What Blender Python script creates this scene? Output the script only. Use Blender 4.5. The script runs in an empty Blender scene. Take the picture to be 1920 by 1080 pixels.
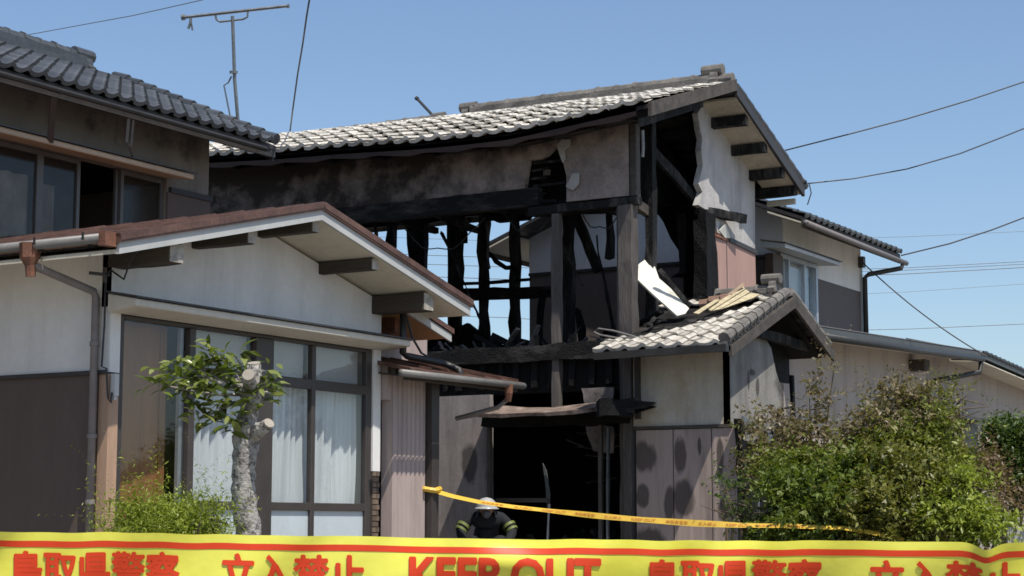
import bpy, math, random
import numpy as np
from mathutils import Vector, Matrix
random.seed(7); np.random.seed(7)
SC = bpy.context.scene
COL = SC.collection
# ------------------------------------------------------------------ camera, sky, sun, exposure
FPX = 3457.; YH = 985.; TH = math.radians(30.5); ZC = .6
PITCH = math.atan((YH-540)/FPX)
cd = bpy.data.cameras.new('camera'); cam = bpy.data.objects.new('camera', cd); COL.objects.link(cam)
cam.location = (0, 0, ZC); cam.rotation_euler = (math.pi/2+PITCH, 0, TH)
cd.sensor_width = 36; cd.lens = 36*FPX/1920; cd.clip_start = .05; cd.clip_end = 2000
SC.camera = cam
SUN = Vector((1.0, -.5, 2.0)).normalized()
w = bpy.data.worlds.new('World'); SC.world = w; w.use_nodes = True
wn = w.node_tree.nodes; wl = w.node_tree.links
sky = wn.new('ShaderNodeTexSky'); sky.sky_type = 'NISHITA'; sky.sun_disc = False
sky.sun_elevation = math.asin(SUN.z); sky.sun_rotation = math.atan2(SUN.x, SUN.y)
sky.altitude = 0; sky.air_density = 1.0; sky.dust_density = .9; sky.ozone_density = 3.6
bg = wn['Background']; bg.inputs['Strength'].default_value = .135
wl.new(sky.outputs[0], bg.inputs[0])
sl = bpy.data.lights.new('sun', 'SUN'); sl.energy = 4.6; sl.angle = math.radians(.53); sl.color = (1, .95, .87)
so = bpy.data.objects.new('sun', sl); COL.objects.link(so); so.location = (20, -5, 40)
so.rotation_euler = SUN.to_track_quat('Z', 'Y').to_euler()
SC.view_settings.view_transform = 'Standard'; SC.view_settings.look = 'None'
SC.view_settings.exposure = .08; SC.view_settings.gamma = 1
SC.cycles.filter_width = 1.6; SC.cycles.max_bounces = 8; SC.cycles.transparent_max_bounces = 12
# ------------------------------------------------------------------ survey: a sight line from the camera meets a known wall plane
FV = (-math.sin(TH), math.cos(TH)); RV = (math.cos(TH), math.sin(TH))
def P(px, py, x=None, y=None, z=None, d=None):
    a = (px-960)/FPX; b = (540-py)/FPX
    h = math.cos(PITCH)-b*math.sin(PITCH); rz = math.sin(PITCH)+b*math.cos(PITCH)
    rx = h*FV[0]+a*RV[0]; ry = h*FV[1]+a*RV[1]
    t = x/rx if x is not None else y/ry if y is not None else (z-ZC)/rz if z is not None else d
    return Vector((rx*t, ry*t, ZC+rz*t))
V = Vector
def U(a, b): return random.uniform(a, b)
# ------------------------------------------------------------------ mesh and object helpers
class MB:
    def __init__(s): s.v = []; s.f = []
    def add(s, vs, fs):
        n = len(s.v); s.v += [tuple(p) for p in vs]; s.f += [tuple(i+n for i in f) for f in fs]; return s
    def box(s, x0, x1, y0, y1, z0, z1):
        x0, x1 = min(x0, x1), max(x0, x1); y0, y1 = min(y0, y1), max(y0, y1); z0, z1 = min(z0, z1), max(z0, z1)
        return s.add([(x, y, z) for z in (z0, z1) for y in (y0, y1) for x in (x0, x1)],
                     [(0, 2, 3, 1), (4, 5, 7, 6), (0, 1, 5, 4), (2, 6, 7, 3), (0, 4, 6, 2), (1, 3, 7, 5)])
    def prism(s, pts, off):
        pts = [V(p) for p in pts]; off = V(off); n = len(pts)
        nr = V((0, 0, 0))
        for i in range(n): nr += pts[i].cross(pts[(i+1) % n])
        if nr.dot(off) > 0: pts.reverse()
        vs = pts+[p+off for p in pts]
        fs = [tuple(range(n)), tuple(range(2*n-1, n-1, -1))]
        fs += [(i, i+n, (i+1) % n+n, (i+1) % n) for i in range(n)]
        return s.add(vs, [tuple(reversed(f)) if False else f for f in fs])
    def beam(s, a, b, wd, ht, up=(0, 0, 1), seg=1, amp=0.):
        a = V(a); b = V(b); d = (b-a).normalized(); up = V(up)
        if abs(d.dot(up)) > .95: up = V((0, 1, 0))
        sd = d.cross(up).normalized(); u2 = sd.cross(d).normalized()
        vs = []
        for i in range(seg+1):
            c = a.lerp(b, i/seg)
            for q in ((-1, -1), (1, -1), (1, 1), (-1, 1)):
                j = V((U(-1, 1), U(-1, 1), U(-1, 1)))*amp
                vs.append(c+sd*(q[0]*wd/2)+u2*(q[1]*ht/2)+j)
        fs = [(3, 2, 1, 0), tuple(4*seg+i for i in range(4))]
        for i in range(seg):
            for k in range(4):
                fs.append((4*i+k, 4*i+(k+1) % 4, 4*i+4+(k+1) % 4, 4*i+4+k))
        return s.add(vs, fs)
    def tube(s, pts, r, n=8, cap=True):
        pts = [V(p) for p in pts]; m = len(pts); rr = r if isinstance(r, (list, tuple)) else [r]*m
        vs = []; fs = []; pu = None
        for i, p in enumerate(pts):
            t = (pts[min(i+1, m-1)]-pts[max(i-1, 0)]).normalized()
            if pu is None: pu = V((0, 0, 1)) if abs(t.z) < .9 else V((1, 0, 0))
            sd = t.cross(pu).normalized(); pu = sd.cross(t).normalized()
            for k in range(n):
                a = 2*math.pi*k/n; vs.append(p+(sd*math.cos(a)+pu*math.sin(a))*rr[i])
        for i in range(m-1):
            for k in range(n): fs.append((i*n+k, i*n+(k+1) % n, i*n+n+(k+1) % n, i*n+n+k))
        if cap: fs += [tuple(range(n-1, -1, -1)), tuple((m-1)*n+k for k in range(n))]
        return s.add(vs, fs)
    def grid(s, rows):
        nr = len(rows); nc = len(rows[0]); vs = [p for r in rows for p in r]
        return s.add(vs, [(i*nc+j, i*nc+j+1, i*nc+nc+j+1, i*nc+nc+j) for i in range(nr-1) for j in range(nc-1)])
    def mesh(s, name, m, base=(0, 0, 0), smooth=False):
        b = V(base); me = bpy.data.meshes.new(name)
        me.from_pydata([tuple(V(p)-b) for p in s.v], [], s.f)
        if m: me.materials.append(m)
        if smooth: me.polygons.foreach_set('use_smooth', [True]*len(me.polygons))
        me.update(); return me
def rootloc(o):
    l = V((0, 0, 0))
    while o: l += o.location; o = o.parent
    return l
def build(name, mb, m, parent=None, smooth=False, bevel=0, base=None, label=None):
    b = rootloc(parent) if parent else (base if base is not None else V((0, 0, 0)))
    o = bpy.data.objects.new(name, mb.mesh(name, m, b, smooth)); COL.objects.link(o)
    if parent: o.parent = parent
    else: o.location = b
    if bevel:
        bm = o.modifiers.new('bevel', 'BEVEL'); bm.width = bevel; bm.segments = 1; bm.limit_method = 'ANGLE'
    if label: o['label'] = label
    return o
def thing(name, label, cat, loc, group=None):
    o = bpy.data.objects.new(name, None); COL.objects.link(o); o.location = loc; o.empty_display_size = .2
    return tag(o, label, cat, group)
def tag(o, label, cat, group=None):
    o['label'] = label; o['category'] = cat
    if group: o['group'] = group
    return o
def single(name, mb, m, label, cat, group=None, base=None, smooth=False):
    if base is None:
        a = np.array(mb.v); base = V((a[:, 0].mean(), a[:, 1].mean(), a[:, 2].min()))
    return tag(build(name, mb, m, None, smooth, base=base), label, cat, group)
def inst(name, me, M, parent):
    o = bpy.data.objects.new(name, me); COL.objects.link(o)
    b = rootloc(parent) if parent else V((0, 0, 0)); o.parent = parent
    o.matrix_basis = Matrix.Translation(-b) @ M
    return o
def B(*a): return MB().box(*a)
def beam(*a, **k): return MB().beam(*a, **k)
def basis(o, x, y, z):
    M = Matrix.Identity(4)
    for i, c in enumerate((x, y, z, o)):
        for j in range(3): M[j][i] = c[j]
    return M
# ------------------------------------------------------------------ materials
def newmat(name):
    m = bpy.data.materials.new(name); m.use_nodes = True
    nt = m.node_tree; return m, nt.nodes, nt.links, nt.nodes['Principled BSDF']
def mathn(N, L, op, a, b=None, clamp=False):
    n = N.new('ShaderNodeMath'); n.operation = op; n.use_clamp = clamp
    for i, q in enumerate((a, b)):
        if q is None: continue
        if isinstance(q, (int, float)): n.inputs[i].default_value = q
        else: L.new(q, n.inputs[i])
    return n.outputs[0]
def mixc(N, L, f, a, b, mode='MIX'):
    n = N.new('ShaderNodeMix'); n.data_type = 'RGBA'; n.blend_type = mode
    for k, q in ((0, f), (6, a), (7, b)):
        if isinstance(q, (int, float)): n.inputs[k].default_value = q
        elif isinstance(q, tuple): n.inputs[k].default_value = (*q[:3], 1)
        else: L.new(q, n.inputs[k])
    return n.outputs[2]
def noise(N, L, co, scale, detail=5, rough=.6, stretch=None):
    if stretch:
        mp = N.new('ShaderNodeMapping'); mp.inputs['Scale'].default_value = stretch; L.new(co, mp.inputs[0]); co = mp.outputs[0]
    n = N.new('ShaderNodeTexNoise'); n.inputs['Scale'].default_value = scale; n.inputs['Detail'].default_value = detail
    n.inputs['Roughness'].default_value = rough; L.new(co, n.inputs['Vector']); return n.outputs['Fac']
def mrange(N, L, v, a, b, c=0., d=1.):
    n = N.new('ShaderNodeMapRange'); n.inputs[1].default_value = a; n.inputs[2].default_value = b
    n.inputs[3].default_value = c; n.inputs[4].default_value = d; L.new(v, n.inputs[0]); return n.outputs[0]
def mat(name, col, rough=.65, var=.25, vs=3., bump=.15, bs=40., metal=0., spec=.4, stretch=None, col2=None, objrand=0., grime=0., soot=None, blobs=(), coat=0., spots=None, sootcol=(.014, .012, .011)):
    """procedural surface: base colour with two scales of variation, optional grime streaks, soot and painted shade mask [(axis, from, to)...] and soot blobs"""
    m, N, L, bs_ = newmat(name)
    geo = N.new('ShaderNodeNewGeometry'); pos = geo.outputs['Position']
    tc = N.new('ShaderNodeTexCoord'); oc = tc.outputs['Object'] if objrand else pos
    n1 = noise(N, L, oc, vs, 6, .65, stretch); n2 = noise(N, L, oc, vs*9, 3, .6, stretch)
    a = tuple(c*(1-var) for c in col); b = tuple(min(1, c*(1+var)) for c in (col2 or col))
    f = mathn(N, L, 'ADD', mathn(N, L, 'MULTIPLY', n1, .7), mathn(N, L, 'MULTIPLY', n2, .3))
    c = mixc(N, L, mrange(N, L, f, .35, .65), a, b)
    if objrand:
        oi = N.new('ShaderNodeObjectInfo')
        c = mixc(N, L, 1.0, c, mixc(N, L, oi.outputs['Random'], tuple([1-objrand]*3), (1, 1, 1)), 'MULTIPLY')
    if grime:
        g = noise(N, L, pos, 2.2, 6, .7, (1.3, 1.3, .18)); g = mrange(N, L, g, .48, .72)
        c = mixc(N, L, mathn(N, L, 'MULTIPLY', g, grime), c, tuple(q*.35 for q in col))
    if spots:
        c = mixc(N, L, mathn(N, L, 'MULTIPLY', mrange(N, L, noise(N, L, pos, spots[0], 4, .7), spots[1], spots[1]+.1), spots[2]), c, spots[3])
    sf = None
    if soot is not None:
        sep = N.new('ShaderNodeSeparateXYZ'); L.new(pos, sep.inputs[0])
        acc = mathn(N, L, 'MULTIPLY', mathn(N, L, 'SUBTRACT', noise(N, L, pos, 1.7, 7, .68), .5), 2.6)
        for ax, q0, q1, amt in soot:
            if ax == 'c': acc = mathn(N, L, 'ADD', acc, amt)
            else: acc = mathn(N, L, 'ADD', acc, mrange(N, L, sep.outputs['xyz'.index(ax)], q0, q1, 0, amt))
        sf = mrange(N, L, acc, .2, .8)
    for ctr, rad in blobs:
        vm = N.new('ShaderNodeVectorMath'); vm.operation = 'SUBTRACT'; L.new(pos, vm.inputs[0]); vm.inputs[1].default_value = ctr
        v2 = N.new('ShaderNodeVectorMath'); v2.operation = 'DIVIDE'; L.new(vm.outputs[0], v2.inputs[0]); v2.inputs[1].default_value = rad
        v3 = N.new('ShaderNodeVectorMath'); v3.operation = 'LENGTH'; L.new(v2.outputs[0], v3.inputs[0])
        d = mathn(N, L, 'ADD', v3.outputs['Value'], mathn(N, L, 'MULTIPLY', mathn(N, L, 'SUBTRACT', noise(N, L, pos, 3, 7, .6, (1.4, 1, .6)), .5), 1.3))
        q = mrange(N, L, d, 1.12, .82, 0, .72)
        sf = q if sf is None else mathn(N, L, 'MAXIMUM', sf, q)
    if sf is not None: c = mixc(N, L, sf, c, sootcol)
    L.new(c, bs_.inputs['Base Color'])
    bs_.inputs['Metallic'].default_value = metal; bs_.inputs['Specular IOR Level'].default_value = spec
    L.new(mrange(N, L, n1, .2, .8, max(.05, rough-.12), min(1, rough+.12)), bs_.inputs['Roughness'])
    if coat: bs_.inputs['Coat Weight'].default_value = coat
    if bump:
        bn = N.new('ShaderNodeBump'); bn.inputs['Strength'].default_value = bump; bn.inputs['Distance'].default_value = .02
        L.new(noise(N, L, oc, bs, 4, .6, stretch), bn.inputs['Height']); L.new(bn.outputs[0], bs_.inputs['Normal'])
    return m
def charmat(name, ash=.25, base=.008, top=.09, vert=True):
    m, N, L, b = newmat(name)
    geo = N.new('ShaderNodeNewGeometry'); pos = geo.outputs['Position']
    st = (1, 1, .25) if vert else (.3, 1, 1)
    n1 = noise(N, L, pos, 5, 6, .7, st)
    vo = N.new('ShaderNodeTexVoronoi'); vo.feature = 'DISTANCE_TO_EDGE'; vo.inputs['Scale'].default_value = 38
    mp = N.new('ShaderNodeMapping'); mp.inputs['Scale'].default_value = st; L.new(pos, mp.inputs[0]); L.new(mp.outputs[0], vo.inputs['Vector'])
    f = mathn(N, L, 'MULTIPLY', mrange(N, L, n1, .48, .75), ash*2, True)
    c = mixc(N, L, f, (base, base*.95, base*.9), (top, top*.93, top*.86))
    L.new(c, b.inputs['Base Color']); b.inputs['Roughness'].default_value = .75; b.inputs['Specular IOR Level'].default_value = .25
    bn = N.new('ShaderNodeBump'); bn.inputs['Strength'].default_value = .5; bn.inputs['Distance'].default_value = .012
    L.new(mrange(N, L, vo.outputs['Distance'], 0, .12), bn.inputs['Height']); L.new(bn.outputs[0], b.inputs['Normal'])
    return m
def glassmat(name, tint=(.97, .985, .985), rough=.02, reflect_tint=0.):
    m, N, L, b = newmat(name); out = N['Material Output']; N.remove(b)
    t = N.new('ShaderNodeBsdfTransparent'); t.inputs[0].default_value = (*tint, 1)
    g = N.new('ShaderNodeBsdfGlossy'); g.inputs['Roughness'].default_value = rough
    lw = N.new('ShaderNodeLayerWeight'); lw.inputs[0].default_value = .5
    fv = mathn(N, L, 'ADD', mathn(N, L, 'MULTIPLY', mathn(N, L, 'POWER', lw.outputs['Facing'], 5.), .9), .045)
    mx = N.new('ShaderNodeMixShader'); L.new(fv, mx.inputs[0]); L.new(t.outputs[0], mx.inputs[1]); L.new(g.outputs[0], mx.inputs[2])
    sh = mx.outputs[0]
    if reflect_tint:  # brown layer stands in for dark reflections of unseen surroundings
        df = N.new('ShaderNodeBsdfDiffuse'); df.inputs[0].default_value = (.05, .042, .034, 1); m2 = N.new('ShaderNodeMixShader')
        geo = N.new('ShaderNodeNewGeometry'); L.new(mrange(N, L, noise(N, L, geo.outputs['Position'], 2.5, 5, .7), .3, .7, reflect_tint*.6, reflect_tint), m2.inputs[0])
        L.new(sh, m2.inputs[1]); L.new(df.outputs[0], m2.inputs[2]); sh = m2.outputs[0]
    L.new(sh, out.inputs[0]); return m
def leafmat(name, cols, trans=.35, rough=.45):
    m, N, L, b = newmat(name); out = N['Material Output']
    geo = N.new('ShaderNodeNewGeometry'); oi = N.new('ShaderNodeObjectInfo')
    nz = noise(N, L, geo.outputs['Position'], 2.6, 4, .6)
    f = mathn(N, L, 'ADD', mathn(N, L, 'MULTIPLY', geo.outputs['Random Per Island'], .55), mathn(N, L, 'MULTIPLY', mrange(N, L, nz, .3, .7), .45))
    f = mathn(N, L, 'FRACT', mathn(N, L, 'ADD', f, mathn(N, L, 'MULTIPLY', oi.outputs['Random'], .999)))if False else f
    r = N.new('ShaderNodeValToRGB'); L.new(f, r.inputs[0])
    el = r.color_ramp.elements
    while len(el) < len(cols): el.new(.5)
    for i, c in enumerate(cols): el[i].position = i/(len(cols)-1); el[i].color = (*c, 1)
    L.new(r.outputs[0], b.inputs['Base Color']); b.inputs['Roughness'].default_value = rough; b.inputs['Specular IOR Level'].default_value = .45
    tr = N.new('ShaderNodeBsdfTranslucent'); L.new(mixc(N, L, 1., r.outputs[0], (1., 1.1, .5), 'MULTIPLY'), tr.inputs[0])
    mx = N.new('ShaderNodeMixShader'); mx.inputs[0].default_value = trans; L.new(b.outputs[0], mx.inputs[1]); L.new(tr.outputs[0], mx.inputs[2])
    L.new(mx.outputs[0], out.inputs[0]); return m
M = {}
M['plaster'] = mat('white_plaster', (.72, .705, .67), .8, .07, 1.2, .2, 70, grime=.2)
M['plaster_shed'] = mat('cream_plaster', (.56, .52, .44), .8, .08, 1.2, .12, 90, grime=.2)
M['soffit'] = mat('soffit_board', (.62, .57, .46), .75, .08, 2, .08, 60, grime=.25)
M['fascia'] = mat('white_fascia', (.46, .46, .44), .55, .08, 3, .05, 40, grime=.2)
M['brownwall'] = mat('brown_cladding', (.105, .078, .066), .7, .12, 2, .1, 60, stretch=(1, 1, .2))
M['brownmetal'] = mat('brown_metal_roof', (.095, .047, .033), .55, .35, 3.5, .15, 30, spec=.45, col2=(.125, .068, .05), grime=.5)
M['rust'] = mat('rusty_copper', (.17, .075, .045), .7, .4, 9, .3, 50)
M['trim'] = mat('dark_trim', (.045, .042, .042), .5, .2, 4, .05, 40)
M['sash'] = mat('brown_sash', (.052, .043, .038), .45, .15, 4, .04, 40, spec=.5)
M['sashmid'] = mat('bronze_sash', (.13, .125, .12), .45, .15, 5, .03, 40, metal=.3)
M['alum'] = mat('aluminium_sash', (.42, .45, .48), .4, .12, 5, .03, 40, metal=.5)
M['pipe'] = mat('grey_brown_pipe', (.20, .175, .165), .5, .15, 5, .05, 40)
M['pipelight'] = mat('pale_gutter', (.18, .17, .155), .4, .15, 5, .05, 40)
M['pipedark'] = mat('dark_pipe', (.032, .03, .027), .45, .2, 5, .05, 40)
M['beamwood'] = mat('weathered_beam', (.055, .044, .033), .75, .35, 6, .35, 30, stretch=(.2, 1, 1))
M['beamend'] = mat('beam_end_paint', (.35, .32, .27), .8, .5, 9, .2, 40)
M['tan'] = mat('tan_hood', (.46, .33, .22), .5, .15, 3, .05, 30, stretch=(1, .2, 1))
M['amber'] = mat('amber_wood_panel', (.27, .115, .042), .5, .22, 2, .05, 30, stretch=(1, 3, .3), spec=.5)
M['pinkwood'] = mat('pinkish_wood_post', (.42, .27, .18), .65, .18, 3, .15, 40, stretch=(3, 3, .2))
M['tile_dark'] = mat('slate_tile', (.085, .090, .095), .38, .25, 9, .08, 60, spec=.6, objrand=.45)
M['tile_pale'] = mat('scorched_pale_tile', (.64, .585, .49), .38, .26, 7, .2, 50, spec=.55, objrand=.45, col2=(.70, .65, .56), spots=(2.6, .54, .6, (.2, .17, .135)))
M['tile_wing'] = mat('grey_green_tile', (.06, .07, .075), .4, .25, 9, .08, 60, spec=.6, objrand=.4)
M['ridge'] = mat('ridge_tile', (.17, .155, .135), .7, .4, 5, .35, 30, grime=.5)
M['vergeboard'] = mat('scorched_verge_board', (.075, .064, .053), .75, .45, 6, .35, 30, stretch=(.2, 1, 1))
M['char'] = charmat('charred_timber', .42, .007, .11)
M['charh'] = charmat('charred_beam', .42, .007, .10, False)
M['black'] = charmat('black_char', .05, .004, .02)
M['ashpost'] = mat('ash_grey_post', (.095, .082, .074), .85, .45, 5, .5, 30, stretch=(1, 1, .15), grime=.5)
M['sootband'] = mat('soot_plaster_band', (.25, .205, .175), .85, .35, 3, .3, 40, grime=.4, soot=[('c', 0, 0, -.02), ('x', -11.95, -12.75, .36), ('x', -13.6, -15.6, .34), ('z', 5.78, 6.05, .5), ('z', 5.35, 5.05, .15)], sootcol=(.036, .027, .021))
M['sootplaster'] = mat('torn_plaster', (.47, .45, .43), .85, .14, 3, .4, 30, grime=.6, soot=[('c', 0, 0, -.38), ('y', 24.7, 24.2, .6), ('z', 4.9, 4.4, .3)])
M['sootsoffit'] = mat('scorched_soffit', (.50, .44, .34), .8, .2, 3, .2, 40, grime=.5, soot=[('c', 0, 0, -.5), ('y', 25.3, 24.2, .7)])
M['pinkclad'] = mat('pink_brown_cladding', (.40, .25, .205), .7, .1, 3, .1, 50, stretch=(1, 1, .2), grime=.15)
M['wingwhite'] = mat('wing_white', (.76, .73, .68), .8, .07, 1.5, .1, 80, grime=.25)
M['wingbrown'] = mat('wing_brown', (.13, .105, .095), .7, .12, 3, .08, 60)
M['greywall'] = mat('sooty_grey_wall', (.30, .26, .24), .85, .18, 2, .2, 40, grime=.6, soot=[('c', 0, 0, -.5), ('x', -13.9, -13.3, .75), ('z', 1.9, 2.5, .25)],
    blobs=[((-13.72, 22.1, 1.45), (.13, .4, .3))])
pb = [((-10.92, 21.98, 1.50), (.17, .4, .22)), ((-10.40, 21.98, 1.5), (.09, .4, .27)), ((-10.36, 21.98, .95), (.15, .4, .26)), ((-10.56, 21.98, .88), (.08, .4, .24)),
      ((-9.83, 21.98, 1.50), (.05, .4, .26)), ((-10.12, 21.98, 1.62), (.03, .4, .11)), ((-10.85, 21.98, .38), (.22, .4, .2)), ((-9.80, 21.98, .8), (.07, .4, .14)), ((-10.95, 21.98, 1.0), (.09, .4, .16))]
M['porchsiding'] = mat('porch_siding', (.40, .315, .275), .75, .12, 2.5, .12, 50, stretch=(1, 1, .15), grime=.7, soot=[('c', 0, 0, -.75), ('z', 1.2, .2, .2)], blobs=pb)
M['porchplaster'] = mat('porch_plaster', (.53, .48, .40), .85, .12, 1.6, .3, 40, grime=.5, spots=(1.6, .52, .4, (.36, .28, .17)), soot=[('c', 0, 0, -.72), ('x', -10.9, -11.2, .5)],
    blobs=[((-9.72, 21.8, 2.35), (.025, .1, .05)), ((-9.68, 21.8, 2.05), (.02, .1, .1)), ((-10.38, 21.8, 2.1), (.05, .1, .035))])
M['porchgable'] = mat('porch_gable_shaded_plaster', (.24, .225, .20), .85, .2, 2.5, .4, 30, grime=.8, soot=[('c', 0, 0, -.22), ('y', 23.2, 24.1, .9), ('z', 2.3, 1.8, .5)],  # real soot; extra soot and dark base paint in the gable shade
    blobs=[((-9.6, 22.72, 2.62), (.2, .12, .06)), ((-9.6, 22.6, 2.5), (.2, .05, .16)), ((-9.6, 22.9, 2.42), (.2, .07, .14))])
M['lowwall'] = mat('low_wing_wall', (.40, .345, .30), .8, .08, 2, .12, 60, grime=.45)
M['corr'] = mat('pinkish_siding', (.40, .32, .29), .65, .15, 3, .1, 40, stretch=(1, 1, .15), grime=.4, soot=[('c', 0, 0, -.8), ('y', 18.9, 19.3, .3)])
M['gutterd'] = mat('dark_gutter', (.035, .037, .036), .45, .2, 4, .05, 30)
M['metalgrey'] = mat('grey_roof_edge', (.075, .08, .078), .5, .2, 4, .05, 30)
M['board'] = mat('pale_plasterboard', (.72, .69, .60), .85, .1, 5, .3, 30, spots=(6, .6, .5, (.35, .30, .22)), grime=.3)
M['boardy'] = mat('yellow_board', (.50, .42, .26), .75, .35, 6, .4, 40, stretch=(.3, 3, 3), spots=(5, .55, .6, (.16, .11, .06)))
M['brick'] = mat('small_brick', (.20, .14, .10), .8, .3, 12, .2, 60, objrand=.45)
M['mortar'] = mat('mortar', (.06, .052, .045), .9, .2, 12, .2, 60)
M['glass'] = glassmat('window_glass')
M['glassd'] = glassmat('dark_window_glass', (.95, .95, .95), .1, .32)
M['frost'] = mat('frosted_glass', (.50, .56, .58), .3, .07, 3, .02, 30, spec=.6)
M['shoji'] = mat('grey_paper_screen', (.46, .45, .43), .7, .06, 3, .02, 30)
M['wire'] = mat('black_cable', (.03, .03, .032), .5, .1, 5, 0, 30)
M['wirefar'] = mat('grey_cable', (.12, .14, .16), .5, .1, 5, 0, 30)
M['galv'] = mat('galvanised_steel', (.20, .21, .21), .45, .25, 9, .05, 40, metal=.6)
M['bark'] = mat('mottled_bark', (.27, .245, .215), .9, .35, 11, 1., 26, col2=(.40, .375, .34), spots=(19, .5, .9, (.07, .06, .05)))
M['cut'] = mat('sawn_wood', (.33, .29, .235), .8, .15, 12, .1, 50)
M['ground'] = mat('gravel_ground', (.20, .18, .155), .95, .3, 6, .4, 40)
M['concrete'] = mat('concrete_block', (.36, .35, .33), .85, .15, 6, .2, 50)
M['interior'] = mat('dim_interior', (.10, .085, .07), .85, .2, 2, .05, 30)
M['cloth'] = mat('dark_turnout_cloth', (.014, .015, .018), .85, .3, 20, .3, 120)
M['band'] = mat('yellow_green_band', (.15, .18, .045), .55, .1, 10, .05, 60)
M['helmet'] = mat('white_helmet', (.42, .42, .41), .35, .05, 8, .02, 40, spec=.6)
M['skin'] = mat('skin', (.42, .26, .19), .6, .08, 20, .05, 60)
M['hood'] = mat('grey_neck_cover', (.10, .105, .11), .7, .2, 20, .1, 60)
M['glove'] = mat('blue_glove', (.06, .09, .16), .7, .2, 20, .1, 60)
def curtainmat(name, col, tr=.35):
    m, N, L, b = newmat(name); out = N['Material Output']
    b.inputs['Base Color'].default_value = (*col, 1); b.inputs['Roughness'].default_value = .9
    t = N.new('ShaderNodeBsdfTranslucent'); t.inputs[0].default_value = (*col, 1)
    mx = N.new('ShaderNodeMixShader'); mx.inputs[0].default_value = tr; L.new(b.outputs[0], mx.inputs[1]); L.new(t.outputs[0], mx.inputs[2]); L.new(mx.outputs[0], out.inputs[0]); return m
M['lace'] = curtainmat('white_lace', (.82, .84, .85), .3)
M['beigecurtain'] = curtainmat('beige_curtain', (.62, .54, .44), .25)
M['tape'] = mat('yellow_tape', (.78, .72, .06), .3, .06, 2, .12, 9, spec=.6, col2=(.84, .80, .12))
M['tape2'] = mat('amber_tape', (.72, .46, .06), .4, .1, 2, .0, 30, spec=.5)
M['redfar'] = mat('faded_red_print', (.55, .22, .04), .5, .1, 5, 0, 30)
M['red'] = mat('red_print', (.72, .055, .012), .45, .06, 5, 0, 30)
# ------------------------------------------------------------------ ground
mb = MB(); xs = [-600, -200, -80, -40, -20, -10, -5, 0, 5, 10, 20, 40, 80, 200, 600]; ys = [-300, -80, -20, -5, 0, 3, 5, 7, 8.5, 10, 12, 15, 20, 30, 60, 150, 700]
def gz(x, y):
    d = y*.862-x*.507
    return -.9+.9*min(1, max(0, (d-4)/4.5))
mb.grid([[(x, y, gz(x, y)) for x in xs] for y in ys])
g = build('ground', mb, M['ground']); g['kind'] = 'structure'
# ------------------------------------------------------------------ roof tiles
def tile_mesh(name, m, w=.265, ln=.29, eave=False, n=9):
    mb = MB(); th = .022; top = []
    def prof(s):
        return -.014*math.sin(math.pi*s/.62) if s < .62 else .036*math.sin(math.pi*min(1, (s-.62)/.46))
    S = [i/(n-1)*1.07 for i in range(n)]
    def row(y, dz, ex=0): return [(s*w, y, prof(s)+dz-ex) for s in S]
    f0 = row(0, .03); f1 = row(ln, 0); b0 = row(0, .03-th, .03 if eave else 0); b1 = row(ln, -th)
    mb.grid([f0, f1]); mb.grid([b0, f0]); mb.grid([b1, b0])
    return mb.mesh(name, m, smooth=False)
def tile_roof(roof, name, m, o, along, upv, ncol, nrow, keep_rows, w=.265, exp=.235, sag=None, skip=(), restmat=None, jit=.012, first=0):
    """lays tiles from the eave (o = lower left corner seen from outside); the lowest keep_rows rows are single tiles, the rest one joined part"""
    along = V(along).normalized(); upv = V(upv).normalized(); nv = along.cross(upv).normalized()
    te = tile_mesh(name+'_eave', m, w, eave=True); tn = tile_mesh(name, m, w)
    rest = MB(); tv = [tuple(v.co) for v in tn.vertices]; tf = [tuple(p.vertices) for p in tn.polygons]
    for r in range(nrow):
        for c in range(ncol):
            if (c, r) in skip: continue
            p = V(o)+along*(c*w)+upv*(r*exp)
            if sag: p.z += sag(p)
            rot = Matrix.Rotation(U(-1, 1)*jit*2, 4, nv) @ Matrix.Rotation(U(-1, 1)*jit, 4, along)
            Mx = Matrix.Translation(p+nv*U(0, jit*.5)) @ rot @ basis((0, 0, 0), along, upv, nv)
            if first <= r < keep_rows: inst(name, te if r == 0 else tn, Mx, roof)
            else: rest.add([Mx @ V(v) for v in tv], tf)
    if rest.v:
        ro = build('tile_field', rest, restmat or m, roof); ro['kind'] = 'stuff'
def ridge_run(roof, a, b, seglen=.3, h=.2, wd=.2, m=None, mz=.0):
    """stacked ridge: flat courses with single round cap tiles on top"""
    a = V(a); b = V(b); L_ = (b-a).length; n = max(2, int(L_/seglen)); d = (b-a)/n
    build('ridge_course', MB().beam(a+V((0, 0, h*.2)), b+V((0, 0, h*.2)), wd*1.15, h*.4, seg=n, amp=.006).beam(a+V((0, 0, h*.6)), b+V((0, 0, h*.6)), wd*.9, h*.4, seg=n, amp=.006), m or M['ridge'], roof)
    for i in range(n):
        p = a+d*i+V((0, 0, h*.82+U(-1, 1)*.008)); q = a+d*(i+1.06)+V((0, 0, h*.82))
        build('ridge_cap', MB().tube([p, p.lerp(q, .12), p.lerp(q, .14), q], [wd*.43, wd*.43, wd*.37, wd*.37], 8), m or M['ridge'], roof, smooth=False)
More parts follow.
